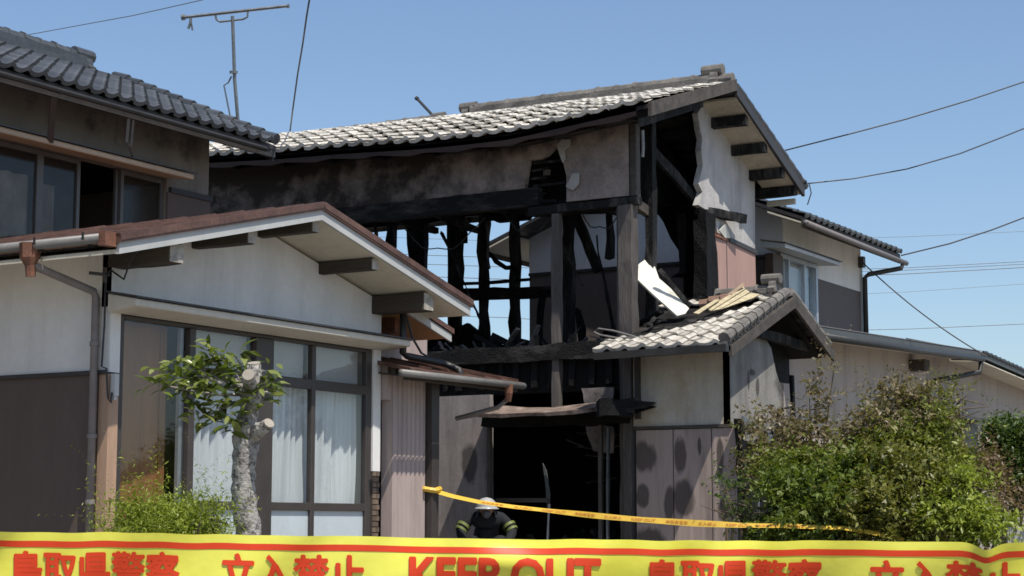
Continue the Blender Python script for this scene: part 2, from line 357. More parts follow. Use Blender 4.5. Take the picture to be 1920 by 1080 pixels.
def ornament(roof, p, d, s=.2, m=None):
    """onigawara: shouldered end plate with a round boss on top, facing along d"""
    d = V(d).normalized(); sd = V((0, 0, 1)).cross(d); p = V(p); mb = MB()
    out = [(-1.1, 0), (-1.25, .5), (-.8, .75), (-.75, 1.1), (-.5, 1.6), (0, 1.8), (.5, 1.6), (.75, 1.1), (.8, .75), (1.25, .5), (1.1, 0)]
    mb.prism([p+sd*(a*s*.5)+V((0, 0, b*s*.6)) for a, b in out], d*(s*.5))
    mb.tube([p+V((0, 0, s*.98))-d*s*.6, p+V((0, 0, s*.98))+d*s*.75], s*.36, 10)
    build('ridge_end_ornament', mb, m or M['ridge'], roof)
# ================================================================== neighbour house (left, two storeys)
HX = -15.5
nh = thing('neighbour_house', 'two storey house with dark slate tiles and tan window hood at left edge', 'house', (HX, 14, 0))
wl_ = MB()
wl_.box(HX-.15, HX, 8, 18.48, 0, 3.55).box(HX-.15, HX, 8, 18.48, 4.98, 5.75).box(HX-.15, HX, 17.66, 18.48, 3.55, 4.98)
wl_.box(-20.2, -20.05, 8, 18.33, 0, 5.75).box(-20.05, HX-.15, 8, 8.15, 0, 5.75).box(-20.2, HX-.15, 18.33, 18.48, 0, 5.75).prism([(-15.3, 18.48, 5.75), (-20.2, 18.48, 5.75), (-17.6, 18.48, 6.7)], (0, -.12, 0))
build('wall', wl_, mat('neighbour_plaster', (.21, .185, .155), .85, .14, 1.5, .15, 60, grime=.6, soot=[('c', 0, 0, -.5), ('z', 5.02, 5.35, .62), ('y', 16.5, 18.4, .25)], sootcol=(.03, .025, .02)), nh)  # soot towards the far end; upper ramp paints eave shade into the wall
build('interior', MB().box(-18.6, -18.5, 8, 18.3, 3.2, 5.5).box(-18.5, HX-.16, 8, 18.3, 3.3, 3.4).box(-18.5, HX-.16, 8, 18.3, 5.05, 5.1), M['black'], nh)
build('wainscot', MB().box(HX, HX+.025, 17.66, 18.49, 3.4, 4.80).box(HX, HX+.025, 8, 17.66, 3.0, 3.54), M['brownwall'], nh)
build('wainscot_rail', B(HX, HX+.05, 17.70, 18.51, 4.80, 4.87), M['trim'], nh)
hd = MB().prism([(HX, 8, 4.98), (HX+.4, 8, 4.93), (HX+.4, 8, 5.0), (HX, 8, 5.1)], (0, 9.72, 0))
build('window_hood', hd, M['tan'], nh, bevel=.01)
build('hood_cap', MB().prism([(HX, 8, 5.104), (HX+.43, 8, 5.004), (HX+.43, 8, 5.02), (HX, 8, 5.12)], (0, 9.76, 0)), M['sash'], nh)
fr = [(8.0, 13.9), (13.9, 15.51), (15.51, 16.17), (16.88, 17.66)]
for i, (a, b) in enumerate(fr):
    s = MB()
    s.box(HX-.1, HX-.05, a, a+.05, 3.56, 4.97).box(HX-.1, HX-.05, b-.05, b, 3.56, 4.97).box(HX-.1, HX-.05, a+.05, b-.05, 4.91, 4.97).box(HX-.1, HX-.05, a+.05, b-.05, 3.56, 3.64)
    so_ = build('window_sash', s, M['sashmid'], nh)
    build('pane', B(HX-.08, HX-.075, a+.05, b-.05, 3.64, 4.91), M['glassd'], so_)
build('window_sash', B(HX-.13, HX-.09, 16.83, 16.87, 3.56, 4.97), M['sashmid'], nh)
# roof
rf = build('roof', MB().prism([(-14.8, 8, 5.56), (-17.6, 8, 6.75), (-17.6, 8, 6.68), (-14.8, 8, 5.49)], (0, 11.0, 0)).prism([(-17.6, 8, 6.75), (-20.6, 8, 5.5), (-20.6, 8, 5.43), (-17.6, 8, 6.68)], (0, 11, 0)), M['trim'], nh)
up = V((-2.85, 0, 1.22)).normalized()
tile_roof(rf, 'roof_tile', M['tile_dark'], (-14.74, 12.1, 5.58), (0, 1, 0), up, 28, 13, 10, exp=.24, w=.24)
ridge_run(rf, (-17.6, 10, 6.76), (-17.6, 18.25, 6.76), .28, .24, .24, M['tile_dark'])
ornament(rf, (-17.6, 18.25, 6.74), (0, 1, 0), .26, M['tile_dark'])
for k in range(12):
    p = V((-14.78, 18.98, 5.60))+up*(k*.26); q = p+up*.29
    build('verge_tile', MB().tube([p+V((0, 0, .05)), q+V((0, 0, .03))], [.075, .062], 8), M['tile_dark'], rf)
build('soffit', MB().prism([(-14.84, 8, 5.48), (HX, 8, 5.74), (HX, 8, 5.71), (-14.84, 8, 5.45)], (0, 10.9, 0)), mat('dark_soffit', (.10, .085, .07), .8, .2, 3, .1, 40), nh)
build('fascia', B(-14.84, -14.80, 8, 18.98, 5.40, 5.50), M['trim'], nh)
build('gutter', MB().tube([(-14.73, 8, 5.48), (-14.73, 18.7, 5.46)], .035, 8), M['pipedark'], nh)
build('verge_board', MB().prism([(-14.82, 18.94, 5.36), (-17.6, 18.94, 6.58), (-17.6, 18.94, 6.71), (-14.82, 18.94, 5.5)], (0, .04, 0)), M['char'], nh)
build('support_bracket', MB().beam((-14.82, 14.95, 5.42), (-15.12, 15.22, 4.98), .07, .09), M['sash'], nh)
build('hanging_bracket', MB().tube([(-14.85, 16.22, 5.45), (-14.95, 16.30, 5.15), (-15.05, 16.5, 5.08)], .022, 6).tube([(-14.85, 16.30, 5.45), (-14.97, 16.40, 5.12), (-15.05, 16.5, 5.06), (-15.25, 16.8, 4.99)], .018, 6), M['galv'], nh)
for i, (a, b) in enumerate(((13.2, 15.46), (15.54, 15.86))):
    mb = MB(); n = 60
    mb.grid([[(HX-.17+.03*math.sin(k*.9+i)+.012*math.sin(k*2.3), a+(b-a)*k/n*(1 if z > 4 else (.96 if i else 1)), z) for k in range(n+1)] for z in (4.66-.06*i, 4.2, 3.6)])
    single('curtain', mb, M['beigecurtain'], ['wide beige curtain behind the upstairs window at the left edge', 'narrow beige curtain bunched beside the dark open upstairs window'][i], 'curtain', smooth=True)
# ================================================================== white annex
AX = -12.2; AY0 = 13.15; AY1 = 17.7; AYM = 15.425; VX = -11.4
an = thing('annex', 'single storey white annex with brown metal roof and tall sash windows', 'house', (AX, AYM, 0))
w_ = MB()
def roofz(y): return 3.88-abs(y-AYM)*.245
w_.box(-20, AX-.001, AY0, AY0+.12, 2.05, 3.36)                                  # front side, above the wainscot
w_.prism([(AX, AY0, 2.68), (AX, AY1, 2.68), (AX, AY1, roofz(AY1)-.13), (AX, AYM, roofz(AYM)-.13), (AX, AY0, roofz(AY0)-.13)], (-.12, 0, 0))
w_.box(AX-.12, AX+.002, AY0+.001, 13.29, 2.05, 2.68).box(AX-.12, AX, 17.55, AY1, 1.22, 2.68)
w_.box(-20, AX-.12, AY1-.12, AY1, 0, 3.4).box(-20, -19.9, AY0+.12, AY1-.12, 0, 3.4)
build('wall', w_, M['plaster'], an)
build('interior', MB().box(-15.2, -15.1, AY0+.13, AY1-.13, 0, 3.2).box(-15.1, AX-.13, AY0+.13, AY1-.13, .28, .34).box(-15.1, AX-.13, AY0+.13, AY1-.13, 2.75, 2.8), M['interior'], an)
build('wainscot', B(-20, AX-.12, AY0+.005, AY0+.12, 0, 2.03), M['brownwall'], an)
build('wainscot_rail', MB().box(-20, AX-.02, AY0-.03, AY0+.1, 2.03, 2.07), M['trim'], an)
build('corner_post', B(AX-.12, AX+.006, AY0-.004, 13.28, 0, 2.03), M['pinkwood'], an)
# bricks at the far end of the window
bc = build('brick_pier', B(AX-.1, AX-.012, 17.555, AY1-.005, 0, 1.22), M['mortar'], an)
bme = MB().box(-.05, .05, 0, .062, 0, .052).mesh('brick', M['brick'])
for r in range(19):
    for c in range(2):
        inst('brick', bme, Matrix.Translation((AX-.05, 17.56+c*.07-(.02 if r % 2 and c else 0), .012+r*.064)), bc)
# hood above the windows
build('window_hood', MB().prism([(AX, AY0-.05, 2.62), (AX+.36, AY0-.05, 2.66), (AX+.36, AY0-.05, 2.73), (AX, AY0-.05, 2.80)], (0, 4.68, 0)), M['plaster_shed'], an, bevel=.008)
build('hood_cap', MB().prism([(AX, AY0-.07, 2.804), (AX+.39, AY0-.07, 2.734), (AX+.39, AY0-.07, 2.75), (AX, AY0-.07, 2.825)], (0, 4.72, 0)), M['trim'], an)
# window frames, each with its panes
fx0, fx1 = AX-.09, AX-.02
main = MB().box(fx0, fx1, 13.29, 13.37, .30, 2.62).box(fx0, fx1, 17.44, 17.55, .30, 2.62).box(fx0, fx1, 13.37, 17.44, 2.58, 2.62).box(fx0, fx1, 13.37, 17.44, .30, .36)
main.box(fx0, fx1+.01, 14.33, 14.42, .36, 2.58).box(fx0, fx1+.01, 15.40, 15.70, .36, 2.58).box(fx0, fx1, 16.40, 16.47, .36, 2.58)
main.box(fx0, fx1-.003, 14.42, 15.40, 2.09, 2.2).box(fx0, fx1-.003, 15.70, 16.40, 2.09, 2.2).box(fx0, fx1-.003, 16.47, 17.44, 2.09, 2.2)
main.box(fx0, fx1-.003, 14.42, 15.40, .76, .845).box(fx0, fx1-.003, 15.70, 16.40, .76, .845).box(fx0, fx1-.003, 16.47, 17.44, .76, .845)
wf = build('window_frame', main, M['sash'], an, bevel=.006)
build('lintel', B(AX-.11, AX-.004, 13.29, 17.55, 2.62, 2.68), M['sash'], an)
for a, b in ((14.42, 15.40), (15.70, 16.40), (16.47, 17.44)):
    build('upper_pane', B(AX-.062, AX-.056, a, b, 2.2, 2.58), M['glass'], wf)
    build('main_pane', B(AX-.062, AX-.056, a, b, .845, 2.09), M['glass'], wf)
    build('lower_pane', B(AX-.062, AX-.056, a, b, .36, .76), M['frost'], wf)
    build('paper_screen', B(AX-.16, AX-.15, a, b, 2.15, 2.6), M['shoji'], wf)
build('side_pane', B(AX-.062, AX-.056, 13.37, 14.33, .36, 2.58), M['glass'], wf)
build('wood_panel', MB().box(AX-.34, AX-.30, 13.34, 14.30, .36, 2.6).box(AX-.30, AX-.285, 13.36, 13.50, .36, 2.6).box(AX-.30, AX-.285, 14.2, 14.29, .36, 2.6), M['amber'], wf, label='amber wooden panel behind the glass')
build('slim_sash', MB().box(AX-.14, AX-.10, 14.28, 14.33, .36, 2.58), M['alum'], wf)
# roof of standing seam sheet
def sl_(y, dz): return roofz(y)+dz
ra = MB()
for (ya, yb) in ((AY0-.8, AYM), (AYM, AY1+.7)):
    ra.prism([(-20.5, ya, sl_(ya, .0)), (-20.5, yb, sl_(yb, .0)), (-20.5, yb, sl_(yb, .06)), (-20.5, ya, sl_(ya, .06))], (20.5+VX+.03, 0, 0))
rr = build('roof', ra, M['brownmetal'], an)
for k in range(22):
    x = VX-.25-k*.4
    for (ya, yb) in ((AY0-.8, AYM), (AYM, AY1+.7)):
        build('roof_seam', MB().beam((x, ya, sl_(ya, .075)), (x, yb, sl_(yb, .075)), .03, .03), M['brownmetal'], rr)
build('roof_flashing', MB().beam((VX+.0, AY0-.8, sl_(AY0-.8, .055)), (VX+.0, AYM, sl_(AYM, .055)), .075, .065).beam((VX+.0, AYM, sl_(AYM, .055)), (VX+.0, AY1+.7, sl_(AY1+.7, .055)), .075, .065), M['brownmetal'], rr)
fa = MB()
for (ya, yb) in ((AY0-.78, AYM), (AYM, AY1+.68)):
    fa.prism([(VX-.03, ya, sl_(ya, -.105)), (VX-.03, yb, sl_(yb, -.105)), (VX-.03, yb, sl_(yb, -.002)), (VX-.03, ya, sl_(ya, -.002))], (.035, 0, 0))
build('fascia', fa, M['fascia'], rr)
sf = MB()
for (ya, yb) in ((AY0-.78, AYM), (AYM, AY1+.68)):
    sf.prism([(AX, ya, sl_(ya, -.10)), (AX, yb, sl_(yb, -.10)), (AX, yb, sl_(yb, -.06)), (AX, ya, sl_(ya, -.06))], (.77, 0, 0))
    sf.prism([(-20, ya, sl_(ya, -.10)), (-20, yb, sl_(yb, -.10)), (-20, yb, sl_(yb, -.06)), (-20, ya, sl_(ya, -.06))], (7.8, 0, 0))
build('soffit', sf, M['soffit'], rr)
for y, z, h, wd in ((13.24, 3.25, .19, .2), (14.36, 3.59, .13, .12), (15.425, 3.765, .13, .12), (16.52, 3.545, .13, .12), (17.6, 3.22, .21, .2)):
    zt = min(z+.0, roofz(y)-.1-h/2)
    pu = build('purlin', MB().beam((AX-.05, y, zt), (VX-.08, y, zt), wd, h, seg=4, amp=.004), M['beamwood'], rr, bevel=.008)
    build('purlin_end', B(VX-.08, VX-.072, y-wd*.46, y+wd*.46, zt-h*.46, zt+h*.46), M['beamend'], pu)
# gutter and downpipe on the side facing the street
gt = build('gutter', MB().tube([(-20, 12.28, 3.17), (-11.44, 12.28, 3.17)], .046, 10), M['pipelight'], an, smooth=True)
build('gutter_end_cap', B(-11.5, -11.42, 12.21, 12.36, 3.09, 3.22), M['rust'], gt)
for k in range(7): build('gutter_bracket', MB().beam((-11.7-k*.6, 12.28, 3.11), (-11.7-k*.6, 12.40, 3.16), .02, .015).beam((-11.7-k*.6, 12.22, 3.16), (-11.7-k*.6, 12.22, 3.23), .02, .012), M['pipedark'], gt)
dp = build('downpipe', MB().tube([(-12.40, 12.29, 3.0), (-12.38, 12.36, 2.97), (-12.34, 13.06, 2.82), (-12.34, 13.09, 2.76), (-12.34, 13.09, .02)], .038, 10), M['pipe'], an, smooth=True)
build('hopper', MB().tube([(-12.41, 12.28, 3.19), (-12.41, 12.28, 3.05), (-12.40, 12.28, 2.98), (-12.40, 12.29, 2.88)], [.1, .09, .05, .045], 8), M['rust'], dp)
for z in (2.3, 1.42, .8): build('pipe_clamp', MB().tube([(-12.34, 13.09, z), (-12.34, 13.09, z+.04)], .048, 10), M['pipe'], dp)
build('cable_bracket', MB().beam((AX-.02, AY0-.02, 2.98), (AX-.02, AY0-.28, 2.97), .025, .03).tube([(AX-.03, AY0-.06, 3.05), (AX-.03, AY0-.06, 2.9)], .02, 6), M['sash'], an)
single('service_cable', MB().tube([(AX+.55, AY0-.1, 3.28), (AX+.3, AY0-.07, 3.1), (AX+.2, AY0-.05, 2.92), (AX+.04, AY0-.06, 3.02), (AX-.03, AY0-.05, 2.95), (AX-.04, AY0-.04, 2.5), (AX-.05, AY0-.05, 2.1), (AX+.01, AY0-.05, 2.08), (AX+.03, AY0-.04, 1.8), (AX+.06, AY0-.03, 1.75), (AX+.06, AY0-.02, 1.85)], .011, 6), M['wire'], 'black service cable hanging down the annex corner beside the downpipe', 'cable')
single('connector_box', MB().box(AX+.03, AX+.085, AY0-.01, AY0+.05, 1.82, 2.03).box(AX+.045, AX+.07, AY0, AY0+.04, 1.78, 1.82), M['fascia'], 'small white connector box on the annex corner post', 'box')
# curtains
def curtain(label, a, b, x, z0, z1, gather=1., seed=0):
    rnd = random.Random(seed); n = int((b-a)*170); ph = [rnd.uniform(0, 6) for _ in range(4)]
    rows = []
    for j in range(9):
        z = z1+(z0-z1)*j/8; r = []
        for k in range(n+1):
            s = a+(b-a)*k/n
            am = .5+.5*math.sin(s*6.3+ph[3])*math.sin(s*14.1+ph[1]); r.append((x+(.012+.034*abs(am))*math.sin(s*44+ph[0]+2.6*math.sin(s*7+ph[1])+.12*j*math.sin(s*11+ph[2]))+.009*math.sin(s*117+ph[2]+j*.25)+.012*math.sin(j*.6+s*9), s+.006*math.sin(j*.9+s*20), z))
        rows.append(r)
    return single('curtain', MB().grid(rows), M['lace'], label, 'curtain', smooth=True)
curtain('white curtain in the annex window pane directly behind the pruned trunk', 14.40, 15.35, AX-.2, .45, 2.14, seed=1)
curtain('white curtain in the annex between the pruned trunk and the thin mullion', 15.66, 16.43, AX-.2, .45, 2.14, seed=2)
curtain('white curtain in the annex window pane nearest the burned house', 16.45, 17.46, AX-.2, .45, 2.14, seed=3)
# ================================================================== link building between annex and burned house
lk = thing('link_building', 'low link with pinkish ribbed siding and rusty brown pent roof beside annex', 'building', (-12.7, 18.6, 0))
mb = MB(); ribs = []
for k in range(0, 73):
    y = 17.80+k*.0093; ph = (k % 10)
    ribs.append((-12.1+(.018 if 2 <= ph < 8 else 0), y))
mb.grid([[(x, y, z) for x, y in ribs] for z in (0, 2.45)])
mb.box(-12.25, -12.105, 17.80, 18.47, 0, 2.45)
build('siding', mb, M['corr'], lk)
build('wall', MB().box(-12.95, -12.8, 17.72, 19.6, 2.45, 3.02).box(-17, -12.8, 17.8, 17.9, 0, 2.4).box(-12.25, -12.12, 17.72, 17.80, 2.05, 2.45), M['corr'], lk)
build('gap_dark_panel', B(-13.6, -13.55, 17.9, 20.5, 0, 2.4), M['black'], lk)  # black panel put in for the darkness of the doorway gap
build('corner_post', MB().beam((-12.08, 18.57, 0), (-12.08, 18.57, 2.36), .16, .16, seg=5, amp=.004), M['sash'], lk)
pr = build('pent_roof', MB().prism([(-12.75, 17.8, 2.62), (-11.62, 17.45, 2.38), (-11.62, 17.45, 2.34), (-12.75, 17.8, 2.56)], (0, 2.55, 0)), M['brownmetal'], lk)
for y in (17.9, 18.3, 18.7, 19.1, 19.5, 19.9): build('roof_batten', MB().beam((-12.75, y, 2.635), (-11.64, y, 2.40), .035, .03), M['brownmetal'], pr)
build('pent_soffit', MB().prism([(-12.72, 17.75, 2.44), (-11.70, 17.55, 2.30), (-11.70, 17.55, 2.28), (-12.72, 17.75, 2.42)], (0, 2.3, 0)), M['beamwood'], pr)
build('pent_rafter', MB().beam((-11.72, 17.5, 2.29), (-11.72, 19.98, 2.30), .06, .08), M['beamwood'], pr)
lg = build('gutter', MB().tube([(-11.58, 17.2, 2.305), (-11.58, 19.95, 2.33)], .042, 10), M['pipelight'], lk, smooth=True)
build('gutter_outlet', MB().tube([(-11.58, 19.58, 2.33), (-11.58, 19.58, 2.22), (-11.6, 19.6, 2.12)], [.06, .05, .04], 8), M['rust'], lg)
build('elbow_pipe', MB().tube([(-11.6, 19.6, 2.15), (-11.75, 19.6, 2.05), (-12.3, 19.5, 1.92)], .03, 8), M['pipe'], lg)
vr = build('verge_roof', MB().prism([(-14, 17.75, 3.24), (-14, 18.95, 2.92), (-14, 18.95, 2.98), (-14, 17.75, 3.30)], (2.02, 0, 0)), M['brownmetal'], lk)
build('verge_fascia', MB().prism([(-12.03, 17.75, 3.13), (-12.03, 18.92, 2.82), (-12.03, 18.92, 2.91), (-12.03, 17.75, 3.23)], (.03, 0, 0)), M['fascia'], vr)
build('verge_soffit', MB().prism([(-13, 17.75, 3.17), (-13, 18.9, 2.86), (-13, 18.9, 2.88), (-13, 17.75, 3.19)], (.96, 0, 0)), mat('orange_lit_soffit', (.52, .30, .14), .7, .1, 3, .05, 40), vr)  # orange base colour paints in the lit look of this soffit
build('eave_beam', MB().beam((-12.85, 18.2, 2.97), (-12.3, 18.2, 2.97), .14, .17), M['rust'], lk)
build('downpipe', MB().tube([(-12.0, 17.86, 3.14), (-12.0, 17.86, 2.60), (-12.0, 17.95, 2.57), (-11.9, 18.55, 2.53), (-11.86, 18.62, 2.51), (-11.7, 18.62, 2.44), (-11.66, 18.6, 2.33)], .042, 8), M['pipedark'], lk, smooth=True)
build('hanging_cable', MB().tube([(-12.02, 17.95, 3.05), (-12.0, 18.05, 2.8), (-12.0, 18.25, 2.63), (-11.95, 18.4, 2.57)], .014, 6), M['wire'], lk)
# ================================================================== burned house
BX = -11.15; BY = 22.1; BR = 26.5
bh = thing('burned_house', 'burnt out two storey house with pale tiles and open charred upper floor', 'house', (-15, 24, 0))
EA = [(-19.2, 6.22), (-18.06, 6.17), (-16.73, 6.09), (-15.55, 6.05), (-14.25, 5.98), (-13.36, 5.96), (-12.66, 5.96), (-11.5, 6.07), (-10.6, 6.15)]
def eavez(x): return float(np.interp(x, [a for a, b in EA], [b for a, b in EA]))
def bsag(p):
    t = min(1, max(0, (24.4-p.y)/2.9)); return (eavez(p.x)-5.96)*t+.11*math.sin(math.pi*t)*(.35+.65*min(1, max(0, (-11-p.x)/2)))
br = MB()
NX = 24
for (ya, za, yb, zb, sg) in ((21.5, 5.98, 24.4, 6.96, 1), (24.4, 6.96, 27.0, 5.93, 0)):
    rowsA = []; rowsB = []
    for i in range(NX+1):
        x = -19.2+(8.6*i/NX); ra_ = []; rb_ = []
        for k in range(7):
            t = k/6; y = ya+(yb-ya)*t; z = za+(zb-za)*t+(bsag(V((x, y, 0))) if sg else 0)
            ra_.append((x, y, z-.04)); rb_.append((x, y, z-.10))
        rowsA.append(ra_); rowsB.append(rb_)
    br.grid(rowsA); br.grid(rowsB)
    for i in range(NX):
        br.add([rowsA[i][0], rowsA[i+1][0], rowsB[i+1][0], rowsB[i][0]], [(0, 1, 2, 3)]); br.add([rowsA[i][-1], rowsA[i+1][-1], rowsB[i+1][-1], rowsB[i][-1]], [(0, 1, 2, 3)])
    for i in (0, NX):
        for k in range(6): br.add([rowsA[i][k], rowsA[i][k+1], rowsB[i][k+1], rowsB[i][k]], [(0, 1, 2, 3)])
brf = build('roof', br, M['charh'], bh)
upb = V((0, 2.9, .98)).normalized()
ncol = 32
skipb = {(c, r) for r in range(2, 14) for c in range(ncol) if U(0, 1) < .0}
tile_roof(brf, 'roof_tile', M['tile_pale'], (-19.1, 21.44, 5.995), (1, 0, 0), upb, ncol, 11, 9, exp=.27, sag=bsag, jit=.032)
tile_roof(brf, 'rear_tile', M['tile_wing'], (-10.75, 27.15, 5.93), (-1, 0, 0), V((0, -2.75, 1.1)), 32, 12, 0)
ridge_run(brf, (-19.0, 24.4, 6.97), (-15.75, 24.4, 6.97), .3, .13, .2)
ridge_run(brf, (-15.1, 24.4, 7.0), (-10.95, 24.4, 6.97), .3, .2, .22)
ornament(brf, (-15.72, 24.4, 6.95), (-1, 0, 0), .17); ornament(brf, (-15.15, 24.4, 6.98), (-1, 0, 0), .22); ornament(brf, (-10.95, 24.4, 7.02), (1, 0, 0), .24)
build('ridge_tail', MB().tube([(-10.95, 24.42, 7.10), (-10.62, 24.42, 7.10)], .09, 10), M['ridge'], brf)
# verge: scorched boards at front, dark tiled verge at back
build('verge_board', MB().prism([(-10.60, 21.55, 5.98), (-10.60, 24.4, 6.91), (-10.60, 24.4, 7.08), (-10.60, 21.55, 6.17)], (.05, 0, 0)), M['vergeboard'], brf)
build('verge_underboard', MB().prism([(-10.78, 21.6, 5.86), (-10.78, 23.6, 6.52), (-10.78, 23.6, 6.64), (-10.78, 21.6, 5.98)], (.05, 0, 0)), M['char'], brf)
build('verge_board', MB().prism([(-10.60, 24.4, 6.84), (-10.60, 27.0, 5.74), (-10.60, 27.0, 5.9), (-10.60, 24.4, 7.0)], (.05, 0, 0)), M['trim'], brf)
dn = V((0, 2.75, -1.1)).normalized()
for k in range(10):
    p = V((-10.60, 24.45, 6.99))+dn*(k*.285); build('verge_tile', MB().tube([p, p+dn*.31], [.06, .072], 8), M['tile_dark'], brf)
# scorched soffit between the purlins of the right gable, and the purlins
build('gable_soffit', MB().prism([(BX, 24.45, 6.83), (BX, 26.98, 5.80), (BX, 26.98, 5.77), (BX, 24.45, 6.80)], (.56, 0, 0)), M['sootsoffit'], brf)
for y in (24.85, 25.57, 26.25, 26.75):
    z = 7.0-(y-24.4)*.4-.26
    build('purlin', MB().beam((BX-.4, y, z), (-10.60, y, z), .12, .15, seg=3, amp=.006), M['char'], brf)
build('eave_trim', MB().beam((BX, 26.92, 5.66), (-10.68, 26.92, 5.66), .05, .09), M['soffit'], brf)
for x in (-18.5, -17.6, -16.7, -15.8, -14.9, -14.0, -13.1, -12.2, -11.4):
    build('rafter', MB().beam((x, 21.58, eavez(x)-.15), (x, 24.4, 6.85), .06, .09, seg=4, amp=.008).beam((x, 24.4, 6.85), (x, 26.9, 5.86), .06, .09, seg=4, amp=.008), M['black'], brf)
ef = MB(); n = 30
for i in range(n):
    xa = -19.1+8.35*i/n; xb = -19.1+8.35*(i+1)/n
    ef.add([(xa, 21.50, eavez(xa)-.02), (xb, 21.50, eavez(xb)-.02), (xb, 21.50, eavez(xb)-.15-.02*math.sin(i*2.1)), (xa, 21.50, eavez(xa)-.15-.02*math.sin((i-1)*2.1)),
            (xa, 21.54, eavez(xa)-.02), (xb, 21.54, eavez(xb)-.02), (xb, 21.54, eavez(xb)-.15-.02*math.sin(i*2.1)), (xa, 21.54, eavez(xa)-.15-.02*math.sin((i-1)*2.1))],
           [(3, 2, 1, 0), (4, 5, 6, 7), (2, 3, 7, 6)])
build('eave_fascia', ef, mat('scorched_fascia', (.045, .027, .02), .75, .5, 4, .3, 30, stretch=(.3, 1, 1)), brf)
build('eave_soffit', MB().grid([[(x, 21.55, eavez(x)-.16), (x, 22.08, eavez(x)-.06)] for x in np.linspace(-19.1, -10.9, 20)]), M['charh'], brf)
# upper front wall band with a torn hole
zb_l, zb_r = 5.30, 5.05
Xh = lambda px, py: P(px, py, y=BY)
hole = [Xh(*q) for q in ((985, 345), (992, 300), (1010, 298), (1025, 292), (1040, 276), (1050, 285), (1056, 305), (1062, 330), (1058, 352), (1020, 356))]
def band(x0, x1, z0f, y0=BY, t=.08, n=12):
    mb = MB(); rows = []
    for x in np.linspace(x0, x1, n): rows.append((x, z0f(x), eavez(x)+.08))
    for (xa, a0, a1), (xb, b0, b1) in zip(rows, rows[1:]):
        mb.add([(xa, y0, a0), (xb, y0, b0), (xb, y0, b1), (xa, y0, a1), (xa, y0+t, a0), (xb, y0+t, b0), (xb, y0+t, b1), (xa, y0+t, a1)], [(3, 2, 1, 0)[::-1], (4, 7, 6, 5), (0, 4, 5, 1)])
    return mb
fb = MB()
hx0 = hole[0].x; hx1 = hole[7].x
fb2 = band(-19.1, hx0, lambda x: 5.30); fb.add(fb2.v, fb2.f)
fb2 = band(hx1, BX-.02, lambda x: 5.05, n=5); fb.add(fb2.v, fb2.f)
topz = eavez((hx0+hx1)/2)+.08
fb.prism([(hx0, BY, topz)]+[tuple(hole[i]) for i in (0, 1, 2, 3, 4, 5, 6, 7)]+[(hx1, BY, topz)], (0, .08, 0))
fwl = build('plaster_band', fb, M['sootband'], bh)
def jag(pts, y, t, amp=.02, sub=4):
    out = []
    for i in range(len(pts)):
        a = V(pts[i]); b = V(pts[(i+1) % len(pts)])
        for k in range(sub):
            q = a.lerp(b, k/sub); out.append(q+V((U(-amp, amp), 0, U(-amp, amp))) if k else q)
    return MB().prism(out, (0, t, 0))
for pl in ([(1045, 272), (1056, 262), (1070, 262), (1069, 275), (1060, 282), (1061, 300), (1056, 306), (1050, 290)], [(1062, 350), (1068, 340), (1074, 326), (1087, 325), (1086, 345), (1075, 357)]):
    build('plaster_flake', jag([P(a, b, y=BY-.03) for a, b in pl], 0, -.02, .006, 2), mat('flaked_plaster', (.34, .32, .29), .85, .15, 5, .2, 40), fwl)
for k in range(7):
    zz = 5.12+k*.11; xa = -12.78+U(-.05, .05); build('lath', MB().beam((xa, BY+.1, zz), (xa+U(.25, .8), BY+.1, zz+U(-.02, .02)), .012, .035, seg=3, amp=.006), M['char'], fwl)
build('hole_board', MB().box(-12.9, -11.9, 22.9, 22.95, 5.1, 6.2), M['black'], bh)
build('hole_light_patch', jag([P(a, b, y=22.88) for a, b in ((1019, 318), (1032, 318), (1031, 328), (1018, 329))], 0, .015, .006, 2), M['sootplaster'], bh)
# front timbers
def post(x, y, z0, z1, wd, m='char', amp=.01, name='post', dp=None, lean=(0, 0)):
    return build(name, MB().beam((x, y, z0), (x+lean[0], y+lean[1], z1), wd, dp or wd, seg=max(3, int((z1-z0)/.25)), amp=amp), M[m], bh)
build('lintel', MB().beam((-19.1, BY+.06, 5.17), (-12.6, BY+.06, 5.17), .13, .26, seg=20, amp=.012), M['charh'], bh)
build('lintel', MB().beam((-12.75, BY+.05, 4.965), (BX+.12, BY+.05, 4.975), .12, .11, seg=10, amp=.008), M['char'], bh)
build('lintel', MB().beam((-12.9, BY+.25, 5.02), (BX, BY+.25, 5.0), .16, .18, seg=8, amp=.015), M['black'], bh)
post(-12.33, BY+.06, 2.2, 4.9, .115, 'ashpost', .008)
post(-11.22, BY+.06, 0, 4.92, .2, 'ashpost', .01)
post(-11.36, BY+.10, 2.9, 4.92, .08, 'ashpost', .008)
post(P(1066, 500, y=24.2).x, 24.2, 3.0, 5.75, .15, 'char', .02)
post(P(1143, 430, y=23.6).x, 23.6, 4.45, 5.35, .09, 'black', .03)
post(P(1005, 500, y=25.6).x, 25.6, 3.2, 4.3, .10, 'black', .03, lean=(.12, 0))
post(P(1100, 600, y=24.8).x, 24.8, 3.0, 3.9, .08, 'black', .03, lean=(-.15, 0))
post(-11.55, 24.6, 4.3, 5.2, .08, 'black', .03)
build('brace', MB().beam(P(1076, 395, y=24.3), P(1122, 508, y=24.3), .11, .13, seg=6, amp=.012), M['char'], bh)
post(BX, 22.72, 2.9, 6.25, .13, 'char', .012)
post(BX, 24.45, 2.9, 5.05, .20, 'black', .02)
post(BX+.01, 22.2, 5.05, 6.05, .12, 'vergeboard', .006)
build('girder', MB().beam((BX-.05, 22.2, 5.0), (BX-.05, 22.75, 4.9), .1, .12, seg=3, amp=.01), M['vergeboard'], bh)
